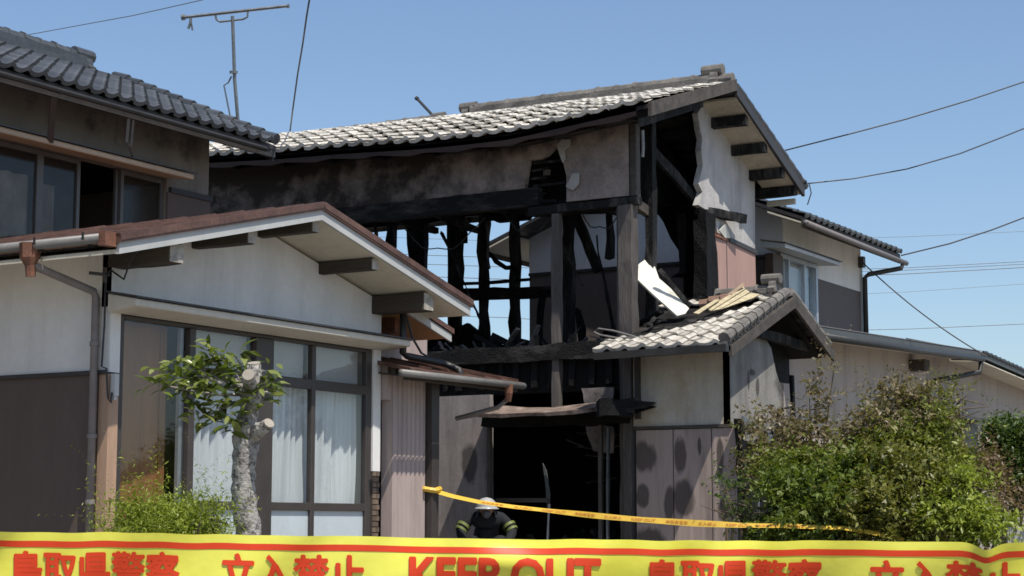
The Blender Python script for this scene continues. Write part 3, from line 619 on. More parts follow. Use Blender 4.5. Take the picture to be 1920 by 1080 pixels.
build('verge_strut', MB().tube([(-10.78, 21.75, 5.85), (-10.8, 21.8, 5.6), (-10.82, 21.82, 5.5)], .02, 6), M['galv'], bh)
# second floor: spandrel, floor, joists
build('spandrel', MB().box(-19.1, BX-.12, BY+.12, BY+.24, 2.42, 3.02), M['black'], bh)
sp = MB()
for k in range(26): 
    x = -19+k*.3+U(-.05, .05); sp.beam((x, BY+.08, 2.5), (x+U(-.03, .03), BY+.08, 3.05+U(-.2, .2)), .09, .05, seg=3, amp=.015)
ch = build('charred_boards', sp, M['black'], bh); ch['kind'] = 'stuff'
build('floor_beam', MB().beam((-19.1, BY+.05, 2.95), (BX-.1, BY+.05, 2.97), .14, .22, seg=24, amp=.018), M['charh'], bh)
build('floor', B(-19.1, BX-.1, BY+.25, BR-.05, 2.85, 3.0), M['black'], bh)
dbm = MB()
for k in range(170):
    x = U(-18.8, -11.6); y = U(22.5, 26.2); z = 3.0+U(0, .42)*(1 if y > 24.6 else .3); a = U(0, 6.3); l = U(.2, .9)
    dbm.beam((x, y, z), (x+math.cos(a)*l, y+math.sin(a)*l*.6, z+U(-.2, .35)), U(.04, .12), U(.02, .08), seg=2, amp=.015)
db = build('fire_debris', dbm, M['black'], bh); db['kind'] = 'stuff'
ad = MB()
for k in range(90):
    x = U(-16.5, -11.5); y = U(22.4, 25.5); z = 3.02+U(0, .22); a = U(0, 6.3); l = U(.1, .45)
    ad.beam((x, y, z), (x+math.cos(a)*l, y+math.sin(a)*l*.6, z+U(-.1, .3)), U(.015, .07), U(.01, .04), seg=2, amp=.012)
ado = build('ash_debris', ad, mat('ash_rubble', (.13, .115, .10), .9, .6, 6, .4, 30), bh); ado['kind'] = 'stuff'
for i, (xa, za, xb, zb, yy) in enumerate(((-14.9, 5.0, -14.2, 3.5, 23.2), (-13.9, 5.05, -13.95, 4.35, 22.9), (-13.2, 5.0, -12.75, 4.1, 23.6), (-15.7, 5.1, -15.75, 4.55, 22.6), (-12.9, 4.95, -12.6, 3.2, 24.4))):
    build('hanging_lath', MB().beam((xa, yy, za), (xb, yy+.1, zb), .035, .02, seg=7, amp=.02), M['char'], bh)
for i, (xa, xb, dz) in enumerate(((-15.2, -13.7, .45), (-13.4, -12.5, .3), (-12.2, -11.4, .35))):
    build('dangling_cable', MB().tube([(xa+(xb-xa)*t, 22.5, 5.05-dz*4*t*(1-t)+.03*math.sin(t*17)) for t in np.linspace(0, 1, 12)], .009, 5), M['wire'], bh)
for i in range(9):
    build('rafter_stub', MB().beam((-18.6+i*.82, 22.3, 5.15+U(-.03, .03)), (-18.6+i*.82+U(-.06, .06), 23.6+U(-.3, .3), 5.22+U(-.25, .1)), .07, .1, seg=4, amp=.014), M['char'], bh)
# rear wall: charred studs against the sky
build('rear_lower_wall', MB().prism([(-19.1, BR, 0), (-15.3, BR, 0), (-11.4, BR, 0), (-11.4, BR, 3.3), (-14.2, BR, 3.25), (-15.3, BR, 3.66), (-15.45, BR, 3.70), (-15.6, BR, 3.60), (-15.9, BR, 3.62), (-16.05, BR, 3.75), (-16.2, BR, 3.80), (-16.5, BR, 4.02), (-16.7, BR, 3.95), (-17.2, BR, 3.98), (-17.9, BR, 3.8), (-19.1, BR, 3.85)], (0, .1, 0)), M['black'], bh)
build('rear_upper_wall', MB().prism([(-19.1, BR, 5.84), (-17.3, BR, 5.80), (-16.7, BR, 5.86), (-16.2, BR, 5.85), (-15.9, BR, 5.70), (-15.3, BR, 5.70), (-15.2, BR, 5.85), (-14.4, BR, 5.72), (-13.4, BR, 5.66), (-12.8, BR, 5.57), (-11.3, BR, 5.6), (-11.3, BR, 6.05), (-19.1, BR, 6.05)], (0, .1, 0)), M['black'], bh)
for x, wd in ((-18.04, .14), (-17.47, .35), (-16.70, .25), (-16.13, .15), (-15.53, .15)):
    post(x, BR-.06, 3.2, 5.95, wd, 'char', .026, 'stud', .14)
build('rear_rail', MB().beam((-16.9, BR-.12, 4.50), (-14.6, BR-.14, 4.42), .08, .2, seg=9, amp=.014), M['charh'], bh)
build('rear_rail', MB().beam((-16.7, BR-.08, 4.68), (-15.2, BR-.08, 4.66), .06, .05, seg=6, amp=.012), M['black'], bh)
build('fallen_rail', MB().tube([(-16.02, BR-.3, 5.22), (-15.85, BR-.3, 5.12), (-15.74, BR-.3, 4.98), (-15.55, BR-.3, 4.86), (-15.42, BR-.3, 4.86), (-15.3, BR-.3, 4.74)], [.035, .03, .045, .04, .05, .04], 6), M['black'], bh)
build('hanging_box', MB().box(-16.37, -16.29, BR-.4, BR-.32, 5.33, 5.52).beam((-16.4, BR-.36, 5.75), (-16.3, BR-.36, 5.52), .05, .04), M['black'], bh)
build('torn_partition', MB().prism([(-13.4, 26.38, 5.6), (-12.85, 26.38, 5.6), (-12.72, 26.38, 5.42), (-12.6, 26.38, 5.15), (-12.46, 26.38, 4.94), (-12.44, 26.38, 4.6), (-12.6, 26.38, 4.52), (-12.38, 26.38, 4.5), (-12.41, 26.38, 3.0), (-12.0, 26.38, 3.0), (-11.3, 26.38, 3.0), (-11.3, 26.38, 6.0), (-13.4, 26.38, 6.0)], (0, .04, 0)), M['black'], bh)
build('inner_wall', MB().prism([(-12.0, 22.9, 6.15), (-12.0, 26.3, 5.9), (-12.0, 26.3, 5.6), (-12.0, 24.4, 5.35), (-12.0, 22.9, 5.3)], (-.06, 0, 0)), M['black'], bh)
build('left_wall', B(-19.2, -19.1, BY, BR, 0, 6.1), M['black'], bh)
build('attic_brace', MB().beam((BX-.15, 22.5, 6.05), (BX-.15, 24.6, 5.35), .07, .16, seg=5, amp=.01), M['charh'], bh)
# right gable wall: torn plaster and pink lower cladding
G = lambda a, b: P(a, b, x=BX)
build('gable_plaster', MB().prism([G(*q) for q in ((1308, 212), (1312, 240), (1317, 262), (1314, 280), (1318, 310), (1313, 330), (1310, 345), (1317, 360), (1309, 384), (1322, 392), (1334, 394), (1342, 415), (1345, 436), (1365, 446), (1416, 470))]+[(BX, 26.42, 6.02), (BX, 24.5, 6.78)], (-.09, 0, 0)), M['sootplaster'], bh)
cg = MB().prism([G(1340, 442), G(1365, 450), G(1416, 473), V((BX, 26.42, 2.9)), V((BX, 24.86, 2.9))], (-.09, 0, 0))
build('gable_cladding', cg, M['pinkclad'], bh)
build('cladding_rail', MB().beam(G(1366, 449), G(1417, 473), .05, .07), M['trim'], bh)
build('cladding_rail', MB().beam(G(1338, 440), G(1364, 450), .05, .05, seg=3, amp=.008), M['rust'], bh)
build('cladding_joint', MB().beam(G(1362, 452)+V((.003, 0, 0)), V((BX+.003, G(1362, 452).y, 3.0)), .008, .012), M['trim'], bh)
build('plaster_scrap', MB().prism([G(1343, 432)+V((.05, 0, 0)), G(1352, 420)+V((.08, 0, 0)), G(1366, 447)+V((.03, 0, 0)), G(1356, 446)+V((.03, 0, 0))], (-.01, 0, 0)), M['board'], bh)
build('splintered_beam', MB().beam(G(1318, 392)+V((-.1, 0, 0)), G(1368, 411)+V((.2, .1, 0)), .1, .13, seg=5, amp=.015), M['char'], bh)
build('charred_stud', MB().beam(G(1325, 400), (BX-.02, 24.7, 2.9), .14, .34, seg=8, amp=.02), M['black'], bh)
# ground floor front
build('ground_wall', B(-14.9, -13.38, BY, BY+.1, 0, 2.42), M['greywall'], bh)
build('ground_wall', B(-19.1, -14.9, BY, BY+.1, 0, 2.42), M['black'], bh)
build('door_jamb', MB().beam((-13.36, BY-.03, 0), (-13.36, BY-.03, 2.1), .05, .06, seg=5, amp=.004), M['ashpost'], bh)
build('door_jamb', MB().beam((-11.62, BY-.02, 0), (-11.62, BY-.02, 2.1), .05, .06, seg=5, amp=.004), M['ashpost'], bh)
build('door_jamb', MB().beam((-11.48, BY-.1, 0), (-11.46, BY-.1, 1.9), .03, .05, seg=5, amp=.006), M['galv'], bh)
build('plaster_patch', jag([P(a, b, y=BY-.01) for a, b in ((1090, 728), (1150, 726), (1150, 758), (1096, 758))], 0, .03, .015, 3), M['greywall'], bh)
build('plaster_patch', jag([P(a, b, y=BY+.9) for a, b in ((1098, 800), (1150, 800), (1150, 850), (1112, 845))], 0, .03, .02, 3), M['greywall'], bh)
build('ground_floor_wall', MB().box(-19, -11.3, 24.9, 25.0, 0, 2.85).box(BX-.12, BX-.02, BY+.3, BR, 0, 2.9).box(-15, -14.9, BY+.1, 24.9, 0, 2.85), M['black'], bh)
build('fallen_board', MB().prism([P(1017, 868, y=BY+.2), P(1024, 882, y=BY+.2), P(1031, 925, y=BY+.2), P(1030, 960, y=BY+.2), P(1026, 960, y=BY+.2), P(1022, 905, y=BY+.2)], (0, .02, 0)), M['galv'], bh)
build('cross_rail', MB().beam(P(930, 938, y=BY+.1), P(1028, 938, y=BY+.1), .04, .06), M['vergeboard'], bh)
build('broken_frame', MB().tube([P(1030, 945, y=BY+.15), P(1028, 980, y=BY+.15), P(1026, 1030, y=BY+.15)], [.02, .014, .02], 6), M['fascia'], bh)
gd = MB()
for k in range(130):
    x = U(-13.3, -11.6); y = U(22.3, 24.6); z = U(0, .45)*(.5+.5*(x+13.3)/1.7); a = U(0, 6.3); l = U(.15, .6)
    gd.beam((x, y, z), (x+math.cos(a)*l, y+math.sin(a)*l, z+U(-.1, .25)), U(.03, .1), U(.02, .06), seg=2, amp=.012)
for k in range(14):
    x = U(-13.1, -11.8); z = U(1.15, 2.0); a = U(-.5, .5); l = U(.12, .4)
    build('fallen_ceiling_lath', MB().beam((x, 23.3+U(0, .8), z), (x+math.cos(a)*l, 23.4+U(0, .8), z+math.sin(a)*l), U(.03, .08), .015, seg=2, amp=.012), bpy.data.materials['ash_rubble'], bh)
gdo = build('ground_debris', gd, M['char'], bh); gdo['kind'] = 'stuff'
# burnt sheet metal canopy over the entrance
cp = MB(); pts = [(865, 782), (890, 775), (940, 776), (985, 774), (1030, 773), (1075, 769), (1115, 765), (1150, 760), (1190, 768)]
fr_ = [P(a, b, y=21.35) for a, b in pts]
cp.grid([[p+V((0, .7, .13+.02*math.sin(i*1.7))) for i, p in enumerate(fr_)], [p+V((0, .35, .06+.02*math.sin(i*2.9))) for i, p in enumerate(fr_)], fr_])
cp.grid([fr_, [p-V((0, -.01, .035+.02*abs(math.sin(i*2.2)))) for i, p in enumerate(fr_)]])
cp.grid([[p-V((0, -.01, .035+.02*abs(math.sin(i*2.2)))) for i, p in enumerate(fr_)], [p+V((0, .7, .08)) for p in fr_]])
cno = build('entrance_canopy', cp, mat('burnt_sheet', (.13, .09, .072), .6, .6, 6, .3, 20, col2=(.24, .18, .145), soot=[('c', 0, 0, -.35), ('x', -11.9, -11.2, 1.2)]), bh)
build('canopy_beam', MB().beam((-13.4, BY-.1, 2.03), (BX+.05, BY-.1, 2.03), .2, .16, seg=12, amp=.02), M['black'], cno)
build('canopy_stub', MB().beam((-11.25, 21.3, 2.12), (-10.85, 21.55, 2.13), .3, .22, seg=4, amp=.03), M['black'], cno)
# ================================================================== rear wing
wg = thing('rear_wing', 'two storey rear wing, white above brown, with hooded window and dark tiles', 'house', (-13.5, 29.7, 0))
WX = -11.5
WY = 28.4; W0 = -16.37
ww = MB().box(W0, WX-.12, WY, WY+.12, 5.07, 5.75).prism([(W0, WY, 5.75), (WX, WY, 5.75), (-13.9, WY, 6.6)], (0, .1, 0))
ww.box(WX-.12, WX, WY, 29.72, 5.04, 5.85).box(WX-.12, WX, 29.72, 32.15, 4.84, 5.85).box(W0, W0+.12, WY+.12, 32.15, 2, 5.75).box(W0+.12, WX-.12, 32.03, 32.15, 3, 5.75)
ww.v = [(x, y, z) for x, y, z in ww.v]
build('wall', ww, M['wingwhite'], wg)
build('lower_cladding', MB().box(W0, WX-.12, WY+.01, WY+.12, 0, 5.04).box(WX-.12, WX-.005, 29.72, 32.14, 0, 4.84).box(WX-.12, WX-.005, 28.0, 29.72, 0, 3.6), M['wingbrown'], wg)
build('cladding_rail', MB().box(W0, WX-.13, WY-.03, WY+.02, 5.03, 5.08), M['trim'], wg)
build('interior', B(-12.3, -12.2, 27.5, 31, 3.4, 5.5), M['interior'], wg)
wfm = MB().box(WX-.02, WX+.10, 28.05, 28.12, 3.62, 5.04).box(WX-.02, WX+.10, 29.62, 29.70, 3.62, 5.04).box(WX-.02, WX+.10, 28.12, 29.62, 4.97, 5.04).box(WX-.02, WX+.1, 28.12, 29.62, 3.62, 3.68).box(WX+.02, WX+.085, 28.42, 28.48, 3.68, 4.97).box(WX+.02, WX+.085, 29.12, 29.20, 3.68, 4.97)
wfo = build('window_frame', wfm, M['alum'], wg)
for a, b in ((28.12, 28.42), (28.48, 29.12), (29.2, 29.62)):
    build('pane', B(WX+.03, WX+.036, a, b, 3.68, 4.97), M['glass'], wfo)
build('blind', MB().box(WX-.05, WX-.04, 28.12, 29.15, 4.35, 4.97), M['shoji'], wfo)
build('lace_lower', MB().box(WX-.05, WX-.04, 28.12, 29.15, 3.68, 4.34), M['board'], wfo)
build('frosted_panel', MB().box(WX-.05, WX-.04, 29.16, 29.62, 3.68, 4.97), M['frost'], wfo)
build('shutter_box', B(WX, WX+.14, 27.62, 28.04, 3.6, 4.98), mat('brown_shutter', (.07, .045, .03), .6, .2, 3, .1, 40), wg)
build('window_hood', MB().prism([(WX, 27.45, 5.06), (WX+.42, 27.45, 5.03), (WX+.42, 27.45, 5.09), (WX, 27.45, 5.17)], (0, 2.5, 0)), M['fascia'], wg)
build('hood_cap', MB().prism([(WX, 27.42, 5.174), (WX+.45, 27.42, 5.094), (WX+.45, 27.42, 5.11), (WX, 27.42, 5.19)], (0, 2.56, 0)), M['trim'], wg)
RY = 27.75; RL = 32.6-RY
wr = build('roof', MB().prism([(-10.9, RY, 5.56), (-13.9, RY, 6.72), (-13.9, RY, 6.66), (-10.9, RY, 5.5)], (0, RL, 0)).prism([(-16.95, RY, 5.56), (-13.9, RY, 6.72), (-13.9, RY, 6.66), (-16.95, RY, 5.5)], (0, RL, 0)), M['trim'], wg)
tile_roof(wr, 'roof_tile', M['tile_wing'], (-10.85, RY, 5.575), (0, 1, 0), V((-3.0, 0, 1.16)), 18, 12, 3)
build('soffit', MB().prism([(-10.92, RY, 5.48), (WX, RY, 5.70), (WX, RY, 5.67), (-10.92, RY, 5.45)], (0, RL, 0)), M['soffit'], wg)
build('soffit', MB().prism([(-16.93, RY, 5.48), (W0, RY, 5.70), (W0, RY, 5.67), (-16.93, RY, 5.45)], (0, RL, 0)), M['soffit'], wg)
build('fascia', B(-10.92, -10.895, RY, 32.6, 5.38, 5.50), M['beamwood'], wg); build('fascia', B(-16.96, -16.93, RY, 32.6, 5.36, 5.50), M['beamwood'], wg)
build('corner_board', B(WX-.02, WX+.02, 32.1, 32.17, 2.5, 5.4), M['fascia'], wg)
build('gutter', MB().tube([(-10.84, RY, 5.45), (-10.84, 32.75, 5.40)], .05, 8), M['pipe'], wg, smooth=True)
build('downpipe', MB().tube([(-10.84, 32.55, 5.38), (-10.85, 32.5, 5.28), (-11.36, 32.16, 5.16), (-11.42, 32.12, 5.10), (-11.42, 32.12, 3.9)], .045, 8), M['pipedark'], wg, smooth=True)
build('junction_box', B(WX, WX+.1, 32.0, 32.12, 5.28, 5.48), M['sash'], wg)
# ================================================================== low wing
lw = thing('low_wing', 'low single storey wing with pinkish wall and grey metal roof edge', 'house', (-11.5, 30, 0))
LY0, LY1, LZ0, LZ1 = 26.4, 35.0, 3.53, 3.84
build('wall', MB().prism([(-10.8, 26.6, 0), (-10.8, 33.6, 0), (-10.8, 33.6, 3.86), (-10.8, 26.6, 3.6)], (-.12, 0, 0)).box(-15, -10.93, 33.48, 33.6, 0, 3.6), M['lowwall'], lw)
lr = build('roof', MB().prism([(-10.2, LY0, LZ0), (-10.2, LY1, LZ1), (-10.2, LY1, LZ1+.05), (-10.2, LY0, LZ0+.05)], (-1.29, 0, .2)), M['metalgrey'], lw)
build('roof_edge', MB().beam((-10.18, LY0, LZ0+.0), (-10.18, LY1, LZ1+.0), .05, .14), M['metalgrey'], lr)
build('edge_cap', MB().beam((-10.17, LY0, LZ0+.085), (-10.17, LY1, LZ1+.085), .05, .012), M['pipe'], lr)
build('soffit', MB().prism([(-10.22, LY0, LZ0-.10), (-10.22, LY1, LZ1-.10), (-10.9, LY1, LZ1-.02), (-10.9, LY0, LZ0-.02)], (0, 0, .03)), M['soffit'], lr)
build('gutter', MB().tube([(-10.12, LY0, LZ0-.08), (-10.12, LY1, LZ1-.08)], .06, 8), M['gutterd'], lw, smooth=True)
build('downpipe', MB().tube([(-10.12, 34.9, 3.76), (-10.13, 34.8, 3.5), (-10.75, 33.7, 3.27), (-10.76, 33.62, 3.2), (-10.76, 33.62, 1.0)], .05, 8), M['pipedark'], lw, smooth=True)
build('beam_end', B(-10.8, -10.5, 32.6, 32.9, 3.4, 3.6), M['beamwood'], lw)
# ================================================================== far house at right edge
fh = thing('far_house', 'distant pale house with sloping tiled roof at the right edge', 'house', (-11, 40, 0))
build('wall', MB().prism([(-10.83, 33.5, 0), (-10.75, 46, 0), (-10.75, 46, 3.3), (-10.75, 35.6, 3.85), (-10.83, 33.5, 3.9)], (-.12, 0, 0)), M['lowwall'], fh)
fr2 = build('roof', MB().prism([(-10.15, 35.05, 3.80), (-10.15, 46, 3.27), (-10.15, 46, 3.38), (-10.15, 35.05, 3.91)], (-1.5, 0, .35)), M['metalgrey'], fh)
for k in range(36):
    t = k/36; build('roof_tile', MB().tube([(-10.14, 35.1+10.8*t, 3.91-.523*t), (-10.14, 35.1+10.8*t+.26, 3.915-.523*t)], [.03, .036], 6), M['tile_wing'], fr2)
build('soffit', MB().prism([(-10.17, 35.05, 3.72), (-10.17, 46, 3.2), (-10.8, 46, 3.24), (-10.8, 35.05, 3.76)], (0, 0, .02)), M['soffit'], fh)
build('window_hood', MB().prism([(-10.75, 33.95, 2.66), (-10.4, 33.95, 2.62), (-10.4, 33.95, 2.68), (-10.75, 33.95, 2.74)], (0, 2.8, 0)), M['trim'], fh)
build('window', B(-10.75, -10.73, 34.1, 36.6, 1.0, 2.6), M['sash'], fh)
build('wall_lamp', MB().tube([(-10.7, 39.0, 2.75), (-10.55, 39.0, 2.75)], [.1, .06], 8), M['sash'], fh)
# ================================================================== entrance porch
pc = thing('entrance_porch', 'small entrance porch with pale tiled gable roof in front of burned house', 'porch', (-10.4, 22.9, 0))
PY = 22.0; PX = -9.68
build('plaster_wall', B(-11.08, PX, PY, PY+.1, 1.90, 2.86), M['porchplaster'], pc)
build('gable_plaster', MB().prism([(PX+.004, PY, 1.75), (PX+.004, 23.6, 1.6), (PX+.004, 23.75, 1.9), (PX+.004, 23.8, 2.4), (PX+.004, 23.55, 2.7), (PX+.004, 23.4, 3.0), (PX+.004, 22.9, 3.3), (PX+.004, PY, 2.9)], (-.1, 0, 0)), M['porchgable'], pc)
build('drip_rail', B(-11.1, PX+.03, PY-.035, PY+.05, 1.86, 1.90), M['vergeboard'], pc)
xs_ = [-11.05, -10.50, -9.95, -9.62]
for a, b in zip(xs_, xs_[1:]):
    sd = MB(); n = 12
    ys_ = [PY-.004-.0025*((k % 4) == 1) for k in range(n+1)]
    sd.grid([[(a+.008+(b-a-.016)*k/n, ys_[k], z) for k in range(n+1)] for z in (0, 1.85)]); sd.box(a+.008, b-.008, PY+.0, PY+.06, 0, 1.85)
    build('siding_panel', sd, M['porchsiding'], pc)
build('corner_post', MB().beam((-11.15, PY+.02, 0), (-11.15, PY+.02, 2.85), .12, .14, seg=8, amp=.008), M['ashpost'], pc)
build('dark_post', MB().beam((-11.0, PY-.03, 2.0), (-11.0, PY-.03, 2.85), .07, .06, seg=4, amp=.006), M['sash'], pc)
build('leaning_post', MB().beam((-9.42, 21.98, 0), (-9.52, 21.9, 1.95), .1, .14, seg=7, amp=.02), M['black'], pc)
build('corner_frame', MB().beam((-9.36, 22.1, 0), (-9.36, 22.1, 1.7), .03, .04), M['galv'], pc)
build('side_opening', MB().box(-9.9, -9.8, 22.0, 25.1, 0, 1.72), M['black'], pc)
build('side_board', MB().beam((-9.5, 21.95, 1.95), (-9.35, 22.6, 1.72), .02, .1), M['galv'], pc)
build('gable_boards', MB().prism([(PX-.3, 23.0, 3.45), (PX-.3, 23.45, 3.62), (PX-.3, 24.8, 3.0), (PX-.3, 24.8, 2.62), (PX-.3, 23.75, 2.62)], (-.05, 0, 0)), M['black'], pc)
build('gable_tie', MB().beam((PX+.05, 22.7, 3.16), (PX+.05, 24.7, 3.12), .1, .12, seg=6, amp=.01), M['char'], pc)
post_ = MB().beam((PX-.1, 24.4, .5), (PX-.1, 24.4, 2.7), .05, .06, seg=6, amp=.012)
build('thin_post', post_, M['black'], pc)
def peave(x): return float(np.interp(x, [-11.4, -9.4], [2.80, 2.89]))
PRY = 23.45; PRZ = 3.74; ER = 24.9; EZ = 3.1
pm = MB().prism([(-11.22, 21.28, 2.85), (-11.22, PRY, PRZ-.06), (-11.22, PRY, PRZ-.14), (-11.22, 21.28, 2.77)], (1.87, 0, .0)).prism([(-11.22, PRY, PRZ-.06), (-11.22, ER, EZ), (-11.22, ER, EZ-.08), (-11.22, PRY, PRZ-.14)], (1.87, 0, 0))
prf = build('roof', pm, M['charh'], pc)
upp = V((0, PRY-21.28, PRZ-2.89)).normalized()
skp = {(0, 2), (0, 3), (1, 3), (2, 3), (0, 4), (1, 4), (2, 4), (3, 4), (0, 5), (1, 5), (2, 5), (3, 5), (4, 5), (0, 6), (1, 6), (2, 6), (3, 6), (4, 6), (0, 7), (1, 7), (2, 7), (3, 7), (4, 7), (5, 7), (0, 8), (1, 8), (2, 8), (3, 8), (4, 8), (5, 8), (1, 2)}
tile_roof(prf, 'roof_tile', M['tile_pale'], (-11.28, 21.23, 2.855), (1, 0, 0), upp, 7, 10, 10, w=.255, skip=skp, jit=.03)
tile_roof(prf, 'rear_tile', M['tile_wing'], (-9.4, ER, EZ-.02), (-1, 0, 0), V((0, PRY-ER, PRZ-EZ)), 7, 7, 0)
for k in range(9):
    p = V((-9.42, 21.25, 2.93))+upp*(k*.245)
    build('verge_tile', MB().tube([p, p+upp*.27], [.085, .07], 8).box(p.x-.1, p.x+.04, p.y, p.y+.2, p.z-.12, p.z-.02), M['ridge'], prf)
dnp = V((0, ER-PRY, EZ-PRZ)).normalized()
for k in range(6):
    p = V((-9.42, PRY, PRZ+.02))+dnp*(k*.245); build('verge_tile', MB().tube([p, p+dnp*.27], [.07, .085], 8), M['ridge'], prf)
ridge_run(prf, (-10.5, PRY, PRZ-.05), (-9.62, PRY, PRZ-.03), .28, .13, .18)
ornament(prf, (-9.68, PRY-.02, PRZ+.02), (1, 0, 0), .2)
build('verge_board', MB().prism([(-9.37, 21.28, 2.71), (-9.37, PRY, PRZ-.2), (-9.37, PRY, PRZ-.05), (-9.37, 21.28, 2.84)], (.04, 0, 0)).prism([(-9.37, PRY, PRZ-.2), (-9.37, ER, EZ-.18), (-9.37, ER, EZ-.04), (-9.37, PRY, PRZ-.05)], (.04, 0, 0)), M['vergeboard'], prf)
build('eave_gutter', MB().beam((-11.22, 21.19, 2.785), (-9.35, 21.19, 2.805), .08, .09, seg=8, amp=.006), M['pipedark'], prf)
build('gable_ceiling', MB().prism([(-11.2, PRY, PRZ-.16), (-11.2, ER-.05, EZ-.10), (-11.2, ER-.05, EZ-.13), (-11.2, PRY, PRZ-.19)], (1.7, 0, 0)), M['black'], prf)
# ------------------------------------------------------------------ debris lying on the porch roof
def slab(name, pts, th, m, label, cat='debris', group=None):
    pts = [V(p) for p in pts]; nrm = (pts[1]-pts[0]).cross(pts[2]-pts[0]).normalized()
    return single(name, MB().prism(pts, nrm*th), m, label, cat, group)
def onplane(a, b, c, n):
    d1 = P(a, b, d=1)-V((0, 0, ZC)); n = V(n); t = (V(c)-V((0, 0, ZC))).dot(n)/d1.dot(n); return V((0, 0, ZC))+d1*t
rp = lambda a, b, y, dz=0: P(a, b, y=y)+V((0, 0, dz))
slab('plasterboard_sheet', [onplane(a, b, P(1270, 592, y=22.45), (.62, -.55, .56)) for a, b in ((1184, 513), (1199, 494), (1209, 487), (1217, 497), (1228, 500), (1236, 522), (1258, 541), (1276, 562), (1292, 578), (1285, 588), (1270, 592), (1225, 552))], .03, M['board'], 'bright white plasterboard sheet leaning on the porch roof tiles', 'board')
single('broken_batten', MB().beam(rp(1237, 505, 22.4), rp(1294, 574, 22.7), .03, .05, seg=8, amp=.008), M['char'], 'thin charred batten leaning beside the white plasterboard sheet', 'batten')
pw = MB(); pn = V((.35, -.62, .7)).normalized()
for i, (q0, q1, q2, q3) in enumerate((((1326, 580), (1393, 538), (1397, 543), (1333, 584)), ((1335, 584), (1399, 544), (1406, 549), (1350, 581)), ((1352, 581), (1408, 550), (1424, 553), (1412, 560), (1376, 573))[:4], ((1300, 588), (1344, 561), (1350, 563), (1310, 590)))):
    pw.prism([onplane(*q, P(1326, 580, y=22.7)+pn*(.012*i), pn) for q in (q0, q1, q2, q3)], pn*.014)
single('splintered_plywood', pw, M['boardy'], 'yellowish splintered plywood sheet near the porch ridge', 'board')
single('fallen_plank', MB().beam(rp(1345, 574, 22.95)+V((0, 0, .03)), rp(1394, 541, 23.2)+V((0, 0, .06)), .03, .04, seg=4, amp=.005), M['tan'], 'tan plank lying along the yellowish plywood on the porch roof', 'plank')
for i, (a, b) in enumerate(((1312, 572), (1330, 566), (1352, 562))):
    p = rp(a, b, 23.05); single('broken_ridge_tile', MB().tube([p, p+V((.16, .05, .02))], [.075, .07], 8), mat('brown_ridge_tile', (.23, .13, .09), .7, .3, 8, .2, 40) if i == 0 else bpy.data.materials['brown_ridge_tile'],
        ['brown broken ridge tile nearest the white sheet on porch roof', 'middle brown broken ridge tile below the pink cladding', 'brown broken ridge tile nearest the yellowish plywood'][i], 'tile', 'broken ridge tiles on the porch roof')
single('bent_wire', MB().tube([P(a, b, y=21.6) for a, b in ((1200, 632), (1160, 634), (1125, 628), (1114, 622), (1122, 616), (1150, 620), (1180, 628), (1205, 636))], .014, 6), M['pipelight'], 'pale loop of bent wire sticking out over the porch eave', 'wire')
for i, pp in enumerate((((1205, 610), (1250, 600)), ((1215, 612), (1230, 596)), ((1290, 604), (1320, 596)))):
    single('charred_scrap', MB().beam(rp(*pp[0], 22.1), rp(*pp[1], 22.3), .05, .03, seg=4, amp=.015), M['char'],
        ['longer charred scrap on porch tiles left of the white sheet', 'short upright charred scrap on porch tiles beside the ash grey post', 'charred scrap on porch tiles right of the white sheet foot'][i], 'debris', 'charred scraps on the porch roof')
# ================================================================== aerials and wires
ant = thing('tv_antenna', 'tall thin television antenna on a mast behind the slate roof', 'antenna', P(447, 230, d=27))
AD = dict(d=27)
build('mast', MB().tube([P(449, 262, **AD), P(440, 150, **AD), P(436, 30, **AD)], .026, 8), M['galv'], ant)
build('mast_clamp', MB().tube([P(438, 138, **AD), P(438, 133, **AD)], .06, 8), M['galv'], ant)
build('boom', MB().tube([P(341, 33, **AD), P(540, 11, **AD)], .024, 6), M['galv'], ant)
build('boom_stay', MB().tube([P(403, 26, **AD), P(406, 37, **AD), P(412, 41, **AD), P(456, 36, **AD), P(464, 32, **AD), P(465, 19, **AD)], .016, 6), M['galv'], ant)
build('boom_tip', MB().tube([P(340, 33, **AD), P(347, 32, **AD)], .045, 6), M['galv'], ant)
build('dipole', MB().tube([P(358, 31, **AD), P(357, 42, **AD), P(353, 54, **AD)], .02, 6).tube([P(358, 40, **AD), P(361, 57, **AD)], .014, 6), M['galv'], ant)
build('tip_element', MB().tube([P(540, 8, **AD), P(541, 15, **AD)], .02, 6), M['galv'], ant)
build('feed_cable', MB().tube([P(434, 143, **AD), P(428, 155, **AD), P(420, 160, **AD), P(426, 190, **AD), P(432, 220, **AD), P(434, 245, **AD)], .012, 6), M['wirefar'], ant)
single('leaning_pole', MB().tube([P(812, 217, y=24.5), P(781, 184, y=24.5)], .024, 6).tube([P(783, 186, y=24.5), P(780, 183, y=24.5)], .035, 6), M['wire'], 'short dark pole leaning out of the burned roof ridge', 'pole')
def wirep(pts, r, label, m='wire', sag=0, n=14):
    if len(pts) == 2:
        a, b = pts; pts = [V(a).lerp(V(b), i/n)-V((0, 0, sag*4*(i/n)*(1-i/n))) for i in range(n+1)]
    return single('overhead_wire', MB().tube(pts, r*.72, 6), M[m], label, 'wire', 'overhead wires')
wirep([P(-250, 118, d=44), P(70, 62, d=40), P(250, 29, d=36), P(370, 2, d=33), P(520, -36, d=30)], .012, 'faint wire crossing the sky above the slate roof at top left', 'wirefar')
wirep([P(543, 252, y=24.9), P(549, 205, d=28), P(558, 140, d=27), P(568, 80, d=25.5), P(575, 30, d=24), P(590, -60, d=22)], .017, 'kinked dark cable rising steeply beside the television antenna')
